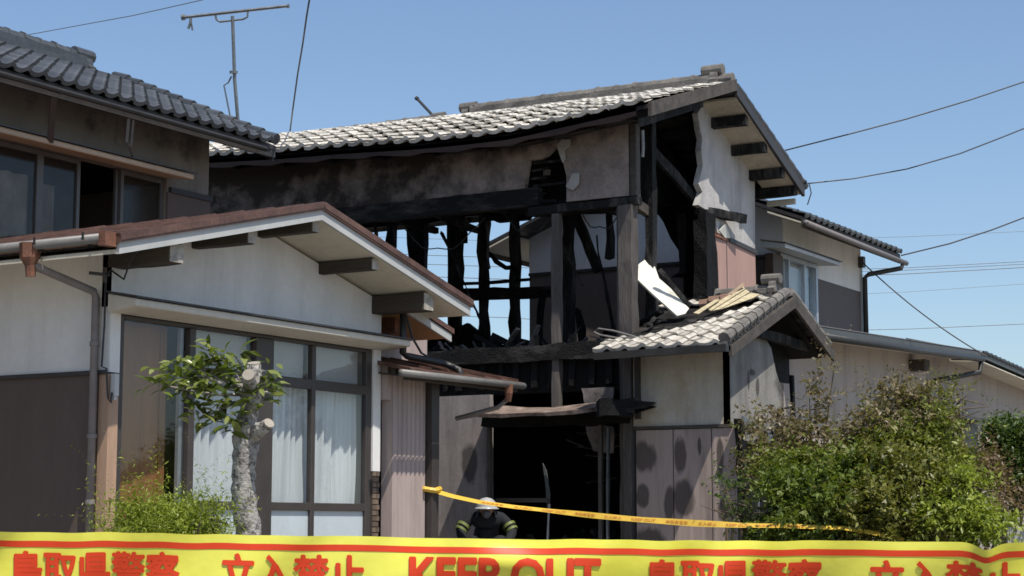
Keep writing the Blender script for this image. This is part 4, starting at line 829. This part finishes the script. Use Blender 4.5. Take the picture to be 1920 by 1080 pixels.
wirep([P(1472, 282, y=27.2), P(1590, 252, d=29.3), P(1700, 223, d=29.6), P(1820, 187, d=30), P(1960, 140, d=30.5), P(2300, 10, d=32), P(2700, -170, d=34)], .016, 'upper of two thick wires rising right from the burned house gable')
w2 = [P(1503, 345, y=27.1), P(1525, 343, d=29.5), P(1600, 335, d=29.7), P(1700, 317, d=30), P(1800, 288, d=30.5), P(1880, 257, d=31), P(1960, 225, d=31.5), P(2300, 60, d=33), P(2700, -170, d=35)]
wirep(w2, .016, 'sagging wire tied to the lower corner of the burned gable eave')
wirep([P(1690, 479, d=34.2), P(1780, 457, d=34.8), P(1860, 431, d=35.3), P(1970, 389, d=36), P(2300, 245, d=38), P(2700, 40, d=41)], .02, 'wire rising right from the rear wing gutter end')
wirep([P(1612, 487, d=33.6), P(1850, 668, d=33)], .017, 'wire slanting down from rear wing corner to the low roof', 'wire', .12)
single('cable_tie', MB().tube([P(1497, 345, y=27.0), P(1512, 341, y=27.0)], .035, 6).tube([P(1517, 343, y=27.0), P(1521, 362, y=27.0), P(1514, 384, y=27.0)], .009, 6), M['wire'], 'dark insulator with loose loop at the burned eave corner', 'insulator')
for i, (ya, yb, yc) in enumerate(((449, 452, 434), (480, 512, 490), (497, 516, 495), (520, 524, 501), (545, 562, 531), (592, 624, 608))):
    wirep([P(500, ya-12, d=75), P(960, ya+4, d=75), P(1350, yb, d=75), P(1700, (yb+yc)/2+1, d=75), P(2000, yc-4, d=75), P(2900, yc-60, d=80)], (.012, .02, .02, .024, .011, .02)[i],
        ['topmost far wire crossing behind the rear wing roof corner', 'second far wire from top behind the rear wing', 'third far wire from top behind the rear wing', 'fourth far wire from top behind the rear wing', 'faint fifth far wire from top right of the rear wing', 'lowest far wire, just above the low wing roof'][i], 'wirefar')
# ================================================================== police tape (near)
TD = 2.5
TPX = 1/FPX*TD
TOP = [(-400, 992), (0, 997), (300, 1000), (600, 1005), (900, 1010), (1200, 1013), (1500, 1014), (1800, 1016), (1845, 1019), (1890, 1017), (2000, 1015), (2400, 1010)]
TW = 124
def tapept(px, v, off=0):
    """v: 0 at the top edge, 1 at the bottom edge"""
    yt = float(np.interp(px, [a for a, b in TOP], [b for a, b in TOP]))
    k = math.exp(-((px-1850)/22)**2); yt += 12*k*(1-v)*(v < .5)
    yt += 1.1*math.sin(px*.021)*math.sin(px*.0071)*(1-v)+.8*math.sin(px*.057)*(1-v)*(.5+.5*math.sin(px*.006))
    d = TD+.018*math.sin(px*.004+1)+.004*math.sin(px*.02+v*3)+.006*math.sin(px*.0031+v*2.5)-.010*k*(1-v)+.003*math.sin(px*.043+v*5)*(.5+.5*math.sin(px*.009+2))-off
    d += .006*math.exp(-((px-950)/60)**2)*math.cos(v*9)+.012*(v-.45)**2
    return P(px, yt+TW*v, d=d)
tp = thing('police_tape', 'wide yellow police barrier tape with red Japanese lettering across the foreground', 'tape', P(960, 1140, d=TD))
mb = MB(); pxs = list(range(-400, 2401, 6)); vsn = [i/14 for i in range(15)]
mb.grid([[tapept(px, v) for px in pxs] for v in vsn]); mb.grid([[tapept(px, v, -.0012) for px in pxs[::-1]] for v in vsn])
build('ribbon', mb, M['tape'], tp, smooth=True)
for a, b in ((.13, .225), (.86, .93)):
    build('red_stripe', MB().grid([[tapept(px, v, .0007) for px in pxs] for v in np.linspace(a, b, 4)]), M['red'], tp, smooth=True)
def lettering(body, mapf, m, parent, offset=.035, bold=True, fat=0.):
    """flat print: mapf takes (s, t) in 0..1 across and up the string"""
    c = bpy.data.curves.new('text', 'FONT'); c.body = body; c.offset = offset; c.resolution_u = 3
    o = bpy.data.objects.new('text', c); COL.objects.link(o)
    dg = bpy.context.evaluated_depsgraph_get(); me = bpy.data.meshes.new_from_object(o.evaluated_get(dg))
    co = np.array([v.co[:] for v in me.vertices]); x0, x1 = co[:, 0].min(), co[:, 0].max(); y0, y1 = co[:, 1].min(), co[:, 1].max()
    if bold:
        import bmesh
        bm = bmesh.new(); bm.from_mesh(me); bmesh.ops.triangulate(bm, faces=bm.faces)
        for _ in range(2):
            ed = [e for e in bm.edges if e.calc_length() > .09]
            if ed: bmesh.ops.subdivide_edges(bm, edges=ed, cuts=2); bmesh.ops.triangulate(bm, faces=bm.faces)
        bm.to_mesh(me); bm.free(); co = np.array([v.co[:] for v in me.vertices])
    t = MB(); fs_ = [tuple(p.vertices) for p in me.polygons]; e = fat
    for q, (ox, oy) in enumerate(((0, 0), (e, 0), (-e, 0), (0, e), (0, -e)) if e else ((0, 0),)):
        t.add([mapf((p[0]+ox-x0)/(x1-x0), (p[1]+oy-y0)/(y1-y0), q) for p in co], fs_)
    bpy.data.objects.remove(o); bpy.data.meshes.remove(me); bpy.data.curves.remove(c)
    return build('lettering', t, m, parent)
def near(px0, px1, v0=.27, v1=.82): return lambda s, t, q: tapept(px0+(px1-px0)*s, v1+(v0-v1)*t, .0014+.0002*q)
W1, W2, W3 = '鳥取県警察', '立入禁止', 'KEEP OUT'
for body, a, b in ((W3, -385, -40), (W1, 18, 336), (W2, 415, 684), (W3, 768, 1126), (W1, 1210, 1542), (W2, 1630, 1915), (W3, 1985, 2340)):
    lettering(body, near(a, b, .29), M['red'], tp, .012 if body != W3 else .02, True, .022 if body != W3 else .018)
for i, px in enumerate((-400, 2400)):
    a = tapept(px, .5)
    single('tape_stake', MB().tube([(a.x, a.y, gz(a.x, a.y)), (a.x, a.y, a.z+.18)], .018, 10).tube([(a.x, a.y, gz(a.x, a.y)), (a.x, a.y, gz(a.x, a.y)+.05)], [.16, .1], 12), M['galv'], ['steel stake holding the left end of the yellow tape', 'steel stake holding the right end of the yellow tape'][i], 'stake', 'tape stakes')
# far tape, tied to the brown post of the link building
t2 = thing('barrier_tape', 'thin sunlit yellow tape strung from brown post to shrubs before doorway', 'tape', P(1100, 985, d=21.5))
K = [(805, 917, 22.0), (850, 930, 21.9), (900, 941, 21.8), (960, 950, 21.65), (1040, 959, 21.4), (1120, 967, 21.1), (1200, 974, 20.9), (1300, 981, 20.6), (1390, 985, 20.4), (1480, 986, 20.2), (1580, 990, 20.0), (1640, 1000, 19.9), (1700, 1014, 19.8)]
def far(px, v, off=0):
    y = float(np.interp(px, [k[0] for k in K], [k[1] for k in K])); d = float(np.interp(px, [k[0] for k in K], [k[2] for k in K]))
    tw = .45+.3*math.sin(px*.006+.4)+.08*math.sin(px*.03)
    return P(px, y, d=d)+V((.02*math.sin(px*.02), -.04*(1-tw)*(v-.5)*2-off, (v-.5)*-.09*max(.45, tw)))
pf = list(range(805, 1701, 8))
build('ribbon', MB().grid([[far(px, v) for px in pf] for v in (0, .33, .66, 1)]).grid([[far(px, v, -.003) for px in pf[::-1]] for v in (0, .33, .66, 1)]), M['tape2'], t2, smooth=True)
px = 905
for body, wpx in ((W1, 40), (W2, 34), (W3, 44), (W1, 40), (W2, 34), (W3, 44), (W1, 40), (W2, 34), (W3, 44), (W1, 40), (W2, 34)):
    lettering(body, (lambda a, b: (lambda s, t, q: far(a+(b-a)*s, .75-.5*t, .006)))(px, px+wpx), M['redfar'], t2, .02, False); px += wpx+18
build('knot', MB().tube([V((-12.08, 18.57, 0))+V((math.cos(a)*.12, math.sin(a)*.12, 1.02+.01*math.sin(a*3))) for a in np.linspace(0, 6.3, 14)], .035, 6), M['tape2'], t2)
# ================================================================== crouching firefighter
pc0 = P(912, 985, y=21.0); pc0.z = -.03
pers = thing('person', 'crouching firefighter in white helmet and dark coat with yellow-green sleeve bands', 'person', pc0)
ff = V((.52, -.854, 0)); fs = V((.854, .52, 0))
def Q(s, f, z): return fs*s+ff*f+V((0, 0, z))
J = [Q(0, -.08, .34), Q(0, 0, .50), Q(0, .08, .64), Q(0, .14, .73), Q(0, .20, .79), Q(0, .235, .835)]
R = [(.17, .15), (.17, .15), (.19, .15), (.15, .12), (.065, .065), (.085, .085)]
E_ = [(0, 1), (1, 2), (2, 3), (3, 4), (4, 5)]
def chain(start, pts, rad):
    p = start
    for q, r in zip(pts, rad):
        J.append(q); R.append((r, r)); E_.append((p, len(J)-1)); p = len(J)-1
    return p
for s in (-1, 1):
    e = chain(3, [Q(s*.2, .13, .72), Q(s*.29, .15, .64), Q(s*.345, .20, .55), Q(s*.30, .33, .45), Q(s*.24, .45, .36)], [.085, .08, .072, .06, .045])
    pm_ = chain(e, [Q(s*.225, .49, .33)], [.038])
    for k, (dx, ln) in enumerate(((-.036, .075), (-.012, .088), (.012, .084), (.035, .066))):
        chain(pm_, [Q(s*.22+dx, .53, .30), Q(s*.22+dx, .55, .30-ln*.5), Q(s*.22+dx*.9, .54, .30-ln)], [.013, .0115, .0095])
    chain(pm_, [Q(s*.22-s*.05, .49, .315), Q(s*.22-s*.065, .515, .28)], [.014, .011])
    chain(0, [Q(s*.12, .02, .34), Q(s*.19, .34, .47), Q(s*.185, .22, .28), Q(s*.18, .12, .09), Q(s*.185, .18, .05), Q(s*.2, .34, .045)], [.115, .085, .075, .06, .055, .045])
me = bpy.data.meshes.new('body'); me.from_pydata([tuple(p) for p in J], E_, [])
body = bpy.data.objects.new('body', me); COL.objects.link(body); body.parent = pers
sk = body.modifiers.new('skin', 'SKIN'); sk.use_smooth_shade = True
for i, v in enumerate(me.skin_vertices[0].data): v.radius = R[i]; v.use_root = (i == 0)
ss = body.modifiers.new('sub', 'SUBSURF'); ss.levels = 2; ss.render_levels = 2
me.materials.append(M['cloth'])
def ball(c, r, n=14, m=10, cut=-1., fn=None):
    rows = []
    for j in range(m+1):
        a = math.acos(max(-1, min(1, 1-(1-cut)*j/m)))
        rows.append([V(c)+(fs*(math.sin(a)*math.cos(b)*r[0])+ff*(math.sin(a)*math.sin(b)*r[1])+V((0, 0, math.cos(a)*r[2]))) for b in np.linspace(0, 2*math.pi, n+1)])
    return MB().grid(rows)
pb_ = pc0; hc = pc0+Q(0, .27, .84)
fc = ball(hc, (.078, .095, .115), 16, 12)
fc.add([hc+q for q in (Q(-.012, .088, .01), Q(.012, .088, .01), Q(.017, .105, -.03), Q(-.017, .105, -.03), Q(0, .09, -.038))], [(0, 1, 2, 3), (3, 2, 4), (0, 3, 4), (1, 4, 2)])
hd_ = build('head', fc, M['skin'], pers, smooth=True)
for s in (-1, 1):
    build('eye', ball(hc+Q(s*.032, .082, .008), (.014, .01, .008), 8, 6), M['wire'], hd_, smooth=True)
    build('ear', ball(hc+Q(s*.08, 0, -.01), (.014, .026, .034), 8, 6), M['skin'], hd_, smooth=True)
build('mouth', ball(hc+Q(0, .084, -.062), (.026, .012, .006), 8, 6), mat('lips', (.24, .11, .09), .6, .05, 9, 0, 20), hd_, smooth=True)
hm = build('helmet', ball(hc+Q(0, 0, .03), (.135, .155, .125), 20, 10, -.08), M['helmet'], pers, smooth=True)
build('helmet_brim', MB().grid([[hc+Q(math.cos(b)*.132, math.sin(b)*.152, .03) for b in np.linspace(0, 6.2832, 25)], [hc+Q(math.cos(b)*.165, math.sin(b)*.19+.01, .005) for b in np.linspace(0, 6.2832, 25)], [hc+Q(math.cos(b)*.163, math.sin(b)*.188+.01, -.004) for b in np.linspace(0, 6.2832, 25)], [hc+Q(math.cos(b)*.13, math.sin(b)*.15, .02) for b in np.linspace(0, 6.2832, 25)]]), M['helmet'], hm, smooth=True)
build('neck_cover', MB().grid([[hc+Q(math.cos(b)*.11, math.sin(b)*.11-.01, .0) for b in np.linspace(2.6, 6.83, 18)], [hc+Q(math.cos(b)*.14, math.sin(b)*.13-.02, -.1) for b in np.linspace(2.6, 6.83, 18)]]), M['hood'], hm, smooth=True)
build('breathing_mask', MB().tube([hc+Q(0, .07, -.06), hc+Q(0, .125, -.075), hc+Q(0, .135, -.078)], [.055, .05, .03], 12), M['hood'], pers, smooth=True)
for s in (-1, 1):
    for a, b, r in ((Q(s*.29, .15, .635), Q(s*.31, .165, .605), .094), (Q(s*.325, .178, .58), Q(s*.34, .19, .555), .088)):
        build('sleeve_band', MB().tube([pc0+a, pc0+b], [r, r*.97], 14, cap=False), M['band'], pers, smooth=True)
    build('glove_cuff', MB().tube([pc0+Q(s*.265, .40, .40), pc0+Q(s*.235, .465, .35)], [.062, .052], 12), M['glove'], pers, smooth=True)
# ================================================================== block wall at right edge
bw = thing('block_wall', 'short grey concrete block wall low at the right edge under shrubs', 'wall', P(1960, 1000, d=19.5)-V((0, 0, .5)))
p0 = P(1888, 988, d=19.5); dirw = V((.862, .507, 0)); nw = V((-.507, .862, 0))
for r in range(3):
    for c in range(6):
        a = p0+dirw*(c*.4+(0 if r % 2 == 0 else -.2*(c > 0)))
        z1 = p0.z-r*.2
        build('block', MB().prism([(a.x, a.y, z1-.19), (a.x+dirw.x*.39, a.y+dirw.y*.39, z1-.19), (a.x+dirw.x*.39, a.y+dirw.y*.39, z1), (a.x, a.y, z1)], nw*.12), M['concrete'], bw, bevel=.006)
# ================================================================== plants
LG = [(.04, .06, .011), (.10, .14, .02), (.18, .23, .04), (.34, .37, .12)]
LB = [(.045, .055, .012), (.12, .145, .022), (.21, .235, .04), (.38, .36, .13)]
LS = [(.065, .047, .027), (.14, .10, .055), (.26, .20, .12), (.16, .15, .055), (.58, .51, .40)]
LO = [(.045, .052, .013), (.125, .135, .025), (.22, .215, .045), (.38, .35, .15)]
LY = [(.11, .15, .018), (.21, .26, .03), (.31, .36, .05), (.40, .43, .09)]
LR = [(.09, .075, .028), (.17, .12, .065), (.25, .165, .10), (.17, .175, .05)]
LD = [(.02, .037, .010), (.055, .09, .018), (.11, .16, .034), (.23, .28, .09)]
LM = {k: leafmat('leaf_'+k, c) for k, c in dict(green=LG, bright=LB, scorched=LS, olive=LO, lime=LY, reddish=LR, deep=LD).items()}
def leaves(lobes, n, size, flat=.4, asp=.42, droop=.2, clump=.0, seed=1, up=.6, shoot=4.5):
    """leaf-sized folded faces spread through the lobes' volume, denser towards the outside, gathered in sprays"""
    rng = np.random.default_rng(seed); mb_v = []; mb_f = []
    wts = np.array([r[0]*r[1]*r[2] for c, r in lobes]); wts = wts/wts.sum()
    cnt = rng.multinomial(n, wts); ps = []
    axs = []; szs = []
    for (c, r), k in zip(lobes, cnt):
        per = 13; ns = max(3, k//per); R3 = np.array(r)
        d = rng.normal(size=(ns, 3)); d /= np.linalg.norm(d, axis=1)[:, None]
        st = d*(rng.uniform(.1, 1., ns)**.5)[:, None]*.86*R3+np.array(c)
        dr = d*np.array([.75, .75, .5])+rng.normal(size=(ns, 3))*.45; dr[:, 2] += up; dr /= np.linalg.norm(dr, axis=1)[:, None]
        ln = size*shoot*rng.uniform(.5, 1.5, ns)**1.3
        t_ = np.tile(np.linspace(.05, 1, per), ns); ids = np.repeat(np.arange(ns), per)
        bend = (t_**2)[:, None]*np.array([0, 0, -.25])*ln[ids][:, None]
        ps.append(st[ids]+dr[ids]*(t_*ln[ids])[:, None]+bend+rng.normal(size=(len(ids), 3))*size*clump)
        side = rng.normal(size=(len(ids), 3)); side -= dr[ids]*(side*dr[ids]).sum(1)[:, None]; side /= np.linalg.norm(side, axis=1)[:, None]
        axs.append(dr[ids]*.55+side*.85+np.array([0, 0, -droop])); szs.append((1.1-.5*t_)*rng.uniform(.8, 1.25, ns)[ids])
    p = np.concatenate(ps); N_ = len(p); ax = np.concatenate(axs); ax /= np.linalg.norm(ax, axis=1)[:, None]
    t = rng.normal(size=(N_, 3))*.6; t[:, 2] += 1.0
    sd = np.cross(ax, t); sd /= np.linalg.norm(sd, axis=1)[:, None]
    nm = np.cross(sd, ax)
    L_ = (size*rng.uniform(.45, 1.4, N_)*np.concatenate(szs))[:, None]; W_ = L_*asp
    v = np.stack([p, p+ax*L_*.5+sd*W_*.5+nm*L_*.06, p+ax*L_-nm*L_*.08, p+ax*L_*.5-sd*W_*.5+nm*L_*.06], 1).reshape(-1, 3)
    f = np.arange(N_*4).reshape(-1, 4)
    return v, f
def leafmesh(name, v, f, m, parent):
    b = np.array(rootloc(parent)); me = bpy.data.meshes.new(name)
    me.vertices.add(len(v)); me.vertices.foreach_set('co', (v-b).astype(np.float32).ravel())
    me.loops.add(f.size); me.loops.foreach_set('vertex_index', f.astype(np.int32).ravel())
    me.polygons.add(len(f)); me.polygons.foreach_set('loop_start', np.arange(0, f.size, 4, dtype=np.int32))
    me.materials.append(m); me.update(calc_edges=True); me.validate()
    o = bpy.data.objects.new(name, me); COL.objects.link(o); o.parent = parent; return o
def shrub(label, lobes_px, n, size, m, seed, group='garden shrubs before the porch', asp=.42, clump=.16, name='shrub', stems=7, droop=.2, up=.6, shoot=4.5, wisp=.1):
    """lobes_px: (px, py, depth, radius px x, radius px y)"""
    lobes = []
    for a, b, d, ra, rb in lobes_px:
        c = P(a, b, d=d); k = d/FPX; lobes.append((tuple(c), (ra*k, (ra*k)*.8+.1, rb*k)))
    bx = np.mean([l[0][0] for l in lobes]); by = np.mean([l[0][1] for l in lobes])
    root = thing(name, label, 'shrub', V((bx, by, gz(bx, by))), group)
    rnd = random.Random(seed); st = MB()
    for k in range(stems):
        c, r = rnd.choice(lobes); e = V(c)+V((rnd.uniform(-.6, .6)*r[0], rnd.uniform(-.6, .6)*r[1], rnd.uniform(0, .85)*r[2]))
        b0 = V((bx+(c[0]-bx)*.4+rnd.uniform(-.1, .1), by+(c[1]-by)*.4+rnd.uniform(-.1, .1), gz(bx, by)))
        md = b0.lerp(e, .5)+V((rnd.uniform(-.1, .1), rnd.uniform(-.1, .1), .1))
        st.tube([b0, md, e], [.022, .015, .006], 5)
        for q in range(3):
            e2 = md.lerp(e, rnd.uniform(.2, .9)); st.tube([e2, e2+V((rnd.uniform(-.3, .3), rnd.uniform(-.3, .3), rnd.uniform(-.1, .12)))], [.009, .004], 4)
    build('stems', st, mat('shrub_stem', (.12, .09, .06), .85, .3, 8, .2, 40) if 'shrub_stem' not in bpy.data.materials else bpy.data.materials['shrub_stem'], root)
    v, f = leaves(lobes, n, size, asp=asp, clump=clump, seed=seed, droop=droop, up=up, shoot=shoot)
    v2, f2 = leaves(lobes, max(60, int(n*wisp)), size*.95, asp=asp*.8, clump=clump*.6, seed=seed+50, droop=.1, up=1.3, shoot=shoot*2.1)
    v = np.concatenate([v, v2]); f = np.concatenate([f, f2+len(v)-len(v2)])
    leafmesh('foliage', v, f, LM[m], root); return root
shrub('scorched brown shrub right under the porch gable', [(1440, 810, 22.6, 46, 40), (1500, 840, 22.4, 55, 45), (1420, 860, 22.5, 36, 45), (1555, 705, 22.8, 14, 30), (1535, 750, 22.7, 22, 34), (1525, 800, 22.6, 34, 36), (1480, 890, 22.3, 80, 50)], 5200, .085, 'scorched', 11, clump=.25, shoot=3.0, wisp=.03)
shrub('tall shrub with brown scorched top in front of the low wing', [(1670, 770, 21.8, 58, 45), (1710, 745, 21.8, 40, 36), (1630, 820, 21.6, 60, 50), (1700, 830, 21.6, 80, 55), (1740, 800, 21.8, 34, 50), (1600, 860, 21.6, 60, 40)], 8500, .085, 'scorched', 12, clump=.22, shoot=3.0, wisp=.05)
shrub('pale olive sprigs rising beside the dark downpipe of the low wing', [(1755, 760, 22.0, 32, 30), (1795, 738, 22.2, 18, 12), (1740, 800, 22, 40, 30)], 700, .08, 'olive', 13, clump=.25)
shrub('fresh green shrub against the porch corner', [(1480, 925, 20.9, 60, 48), (1560, 950, 20.5, 80, 58), (1510, 1000, 20.6, 90, 50), (1440, 1008, 20.9, 34, 30), (1590, 900, 20.7, 60, 45)], 14000, .10, 'green', 14, clump=.2, shoot=2.5, wisp=.04)
shrub('dusky green sprig leaning left over the porch siding', [(1375, 935, 20.9, 22, 26), (1395, 965, 20.9, 28, 28), (1362, 915, 20.9, 14, 14)], 520, .07, 'deep', 15, clump=.22, stems=4)
shrub('large olive green shrub in the middle of the thicket', [(1690, 905, 20.6, 90, 65), (1640, 950, 20.3, 90, 60), (1760, 935, 20.3, 80, 65), (1720, 1000, 20.2, 140, 55), (1610, 890, 20.9, 60, 45)], 17000, .095, 'olive', 16, clump=.2, shoot=2.7)
shrub('green leafy shrub below the scorched top, beneath the low roof', [(1730, 850, 21.2, 66, 50), (1660, 860, 21.3, 60, 45), (1780, 880, 21.2, 46, 40), (1750, 800, 21.3, 30, 30), (1470, 880, 21.6, 50, 26), (1530, 880, 21.6, 50, 30)], 8500, .095, 'bright', 17, clump=.2, shoot=2.8)
shrub('lime green sprays low in the thicket near the right edge', [(1810, 905, 19.9, 34, 24), (1850, 992, 19.7, 60, 36), (1780, 978, 19.7, 60, 36)], 4200, .08, 'lime', 18, clump=.2, shoot=3.4)
shrub('dark glossy rounded shrub at the right edge of the photograph', [(1890, 835, 23.4, 55, 50), (1865, 880, 23.3, 48, 60), (1930, 880, 23.2, 80, 90), (1960, 830, 23.3, 60, 50)], 19000, .08, 'deep', 19, clump=.18, shoot=2.6)
shrub('reddish brown leafy shrub between the thicket and dark rounded shrub', [(1820, 865, 22.2, 55, 26), (1860, 900, 22, 40, 32), (1890, 960, 20.8, 40, 32)], 2600, .07, 'reddish', 20, clump=.22, shoot=3.4)
shrub('low feathery lime green shrub beneath the amber window', [(305, 988, 13.4, 65, 30), (258, 998, 13.4, 36, 26), (350, 992, 13.3, 60, 30), (395, 972, 13.3, 36, 10), (305, 1028, 13.3, 95, 34), (245, 958, 13.4, 18, 10)], 15000, .05, 'lime', 21, asp=.26, clump=.1, droop=.0, up=.5, shoot=5.5, group='shrub by the annex')
# pruned tree before the annex
tb = P(462, 1000, d=14); tb.z = 0
tr = thing('pruned_tree', 'hard pruned tree with mottled bare trunk and few glossy leaves', 'tree', tb)
T = lambda a, b, d=14.: P(a, b, d=d)
tk = MB(); path = [V((tb.x, tb.y, -.05)), T(466, 1000), T(458, 940), T(456, 880), T(462, 820), T(463, 790)]
rad = [.115, .1, .092, .088, .098, .105]
def bumpy(pts, rad, n=14, sub=5, amp=.12, seed=3):
    rnd = random.Random(seed); PP = []; RR = []
    for i in range(len(pts)-1):
        for k in range(sub):
            PP.append(V(pts[i]).lerp(V(pts[i+1]), k/sub)); RR.append((rad[i]+(rad[i+1]-rad[i])*k/sub)*(1+rnd.uniform(-amp, amp)*.5))
    PP.append(V(pts[-1])); RR.append(rad[-1])
    return MB().tube(PP, RR, n)
tm = bumpy(path, rad)
rv = random.Random(5); tm.v = [(x+rv.uniform(-.008, .008), y+rv.uniform(-.008, .008), z+rv.uniform(-.008, .008)) for x, y, z in tm.v]
def addmb(a, b): a.add(b.v, b.f)
addmb(tm, bumpy([T(460, 800), T(470, 760), T(478, 720), T(476, 684)], [.09, .07, .062, .055], 12, 4, .15, 4))
addmb(tm, bumpy([T(470, 820), T(486, 808, 13.9), T(502, 796, 13.85)], [.06, .05, .045], 10, 3, .15, 5))
addmb(tm, bumpy([T(470, 745), T(452, 728, 13.95), T(436, 706, 13.95)], [.055, .042, .036], 10, 3, .15, 6))
addmb(tm, bumpy([T(472, 730), T(466, 712, 13.8), T(466, 704, 13.78)], [.06, .052, .05], 10, 3, .1, 7))
addmb(tm, bumpy([T(484, 740), T(492, 712, 14.05), T(496, 694, 14.05)], [.035, .028, .02], 8, 3, .1, 8))
trk = build('trunk', tm, M['bark'], tr, smooth=True)
for (a, b, d, r, ax) in ((466, 703, 13.74, .046, (.4, -.8, .35)), (476, 682, 14, .05, (.1, -.3, 1)), (504, 794, 13.83, .042, (.8, -.3, .6))):
    c = T(a, b, d); ax = V(ax).normalized(); build('cut_end', MB().tube([c-ax*.01, c+ax*.008], r, 12), M['cut'], trk)
lm_ = MB(); lw_ = .04; ll = .145
lm_.add([(0, 0, 0), (-lw_*.55, ll*.3, .006), (0, ll*.3, -.004), (lw_*.55, ll*.3, .006), (-lw_*.6, ll*.6, .002), (0, ll*.62, -.01), (lw_*.6, ll*.6, .002), (0, ll, -.028)],
        [(0, 2, 1), (0, 3, 2), (1, 2, 5, 4), (2, 3, 6, 5), (4, 5, 7), (5, 6, 7)])
leafme = lm_.mesh('leaf', leafmat('glossy_leaf', [(.055, .075, .014), (.11, .145, .026), (.18, .22, .045), (.32, .34, .12)], .35, .25), smooth=True)
lmat2 = bpy.data.materials['glossy_leaf']
# colour by object so that copies differ
_nt = lmat2.node_tree; _oi = [n for n in _nt.nodes if n.type == 'OBJECT_INFO'][0]; _rp = [n for n in _nt.nodes if n.type == 'VALTORGB'][0]
_nt.links.new(_oi.outputs['Random'], _rp.inputs[0])
rl = random.Random(9)
BRS = [((455, 735), [(420, 722), (385, 705), (352, 690)], 13.9), ((450, 740), [(410, 740), (370, 735), (320, 725), (292, 712)], 13.8), ((456, 750), [(425, 762), (392, 778), (370, 785)], 13.85), ((452, 730), [(425, 700), (405, 672), (390, 655)], 14.0),
       ((446, 732), [(395, 722), (345, 705), (305, 695)], 14.0), ((462, 775), [(448, 790), (438, 800)], 13.85), ((478, 745), [(500, 735), (518, 742)], 13.95), ((482, 735), [(497, 715), (506, 700)], 14.05), ((465, 735), [(455, 690), (440, 665)], 14.1), ((470, 760), [(468, 750), (462, 742)], 13.8)]
for (s, pts, d) in BRS:
    pp = [T(*s, 14.0)]+[T(a, b, d) for a, b in pts]
    bo = build('branch', MB().tube(pp, [.016]+[.011]*(len(pp)-2)+[.006], 6), M['bark'], tr)
    n = 20*len(pts)-6 if len(pts) > 2 else 22
    for k in range(n):
        t = .15+.85*(k/n)**.7; i = min(len(pp)-2, int(t*(len(pp)-1))); c = pp[i].lerp(pp[i+1], min(1, t*(len(pp)-1)-i))
        c = c+V((rl.gauss(0, .045), rl.gauss(0, .06), rl.gauss(.01, .05)))
        az = rl.uniform(0, 6.28); el = rl.uniform(-.5, .9)
        y = V((math.cos(az)*math.cos(el), math.sin(az)*math.cos(el), math.sin(el))); z = V((rl.gauss(0, .4), rl.gauss(-.2, .4), 1)); x = y.cross(z).normalized(); z = x.cross(y).normalized()
        sc = rl.uniform(.65, 1.15); inst('leaf', leafme, basis(c, x*sc, y*sc, z*sc), bo)
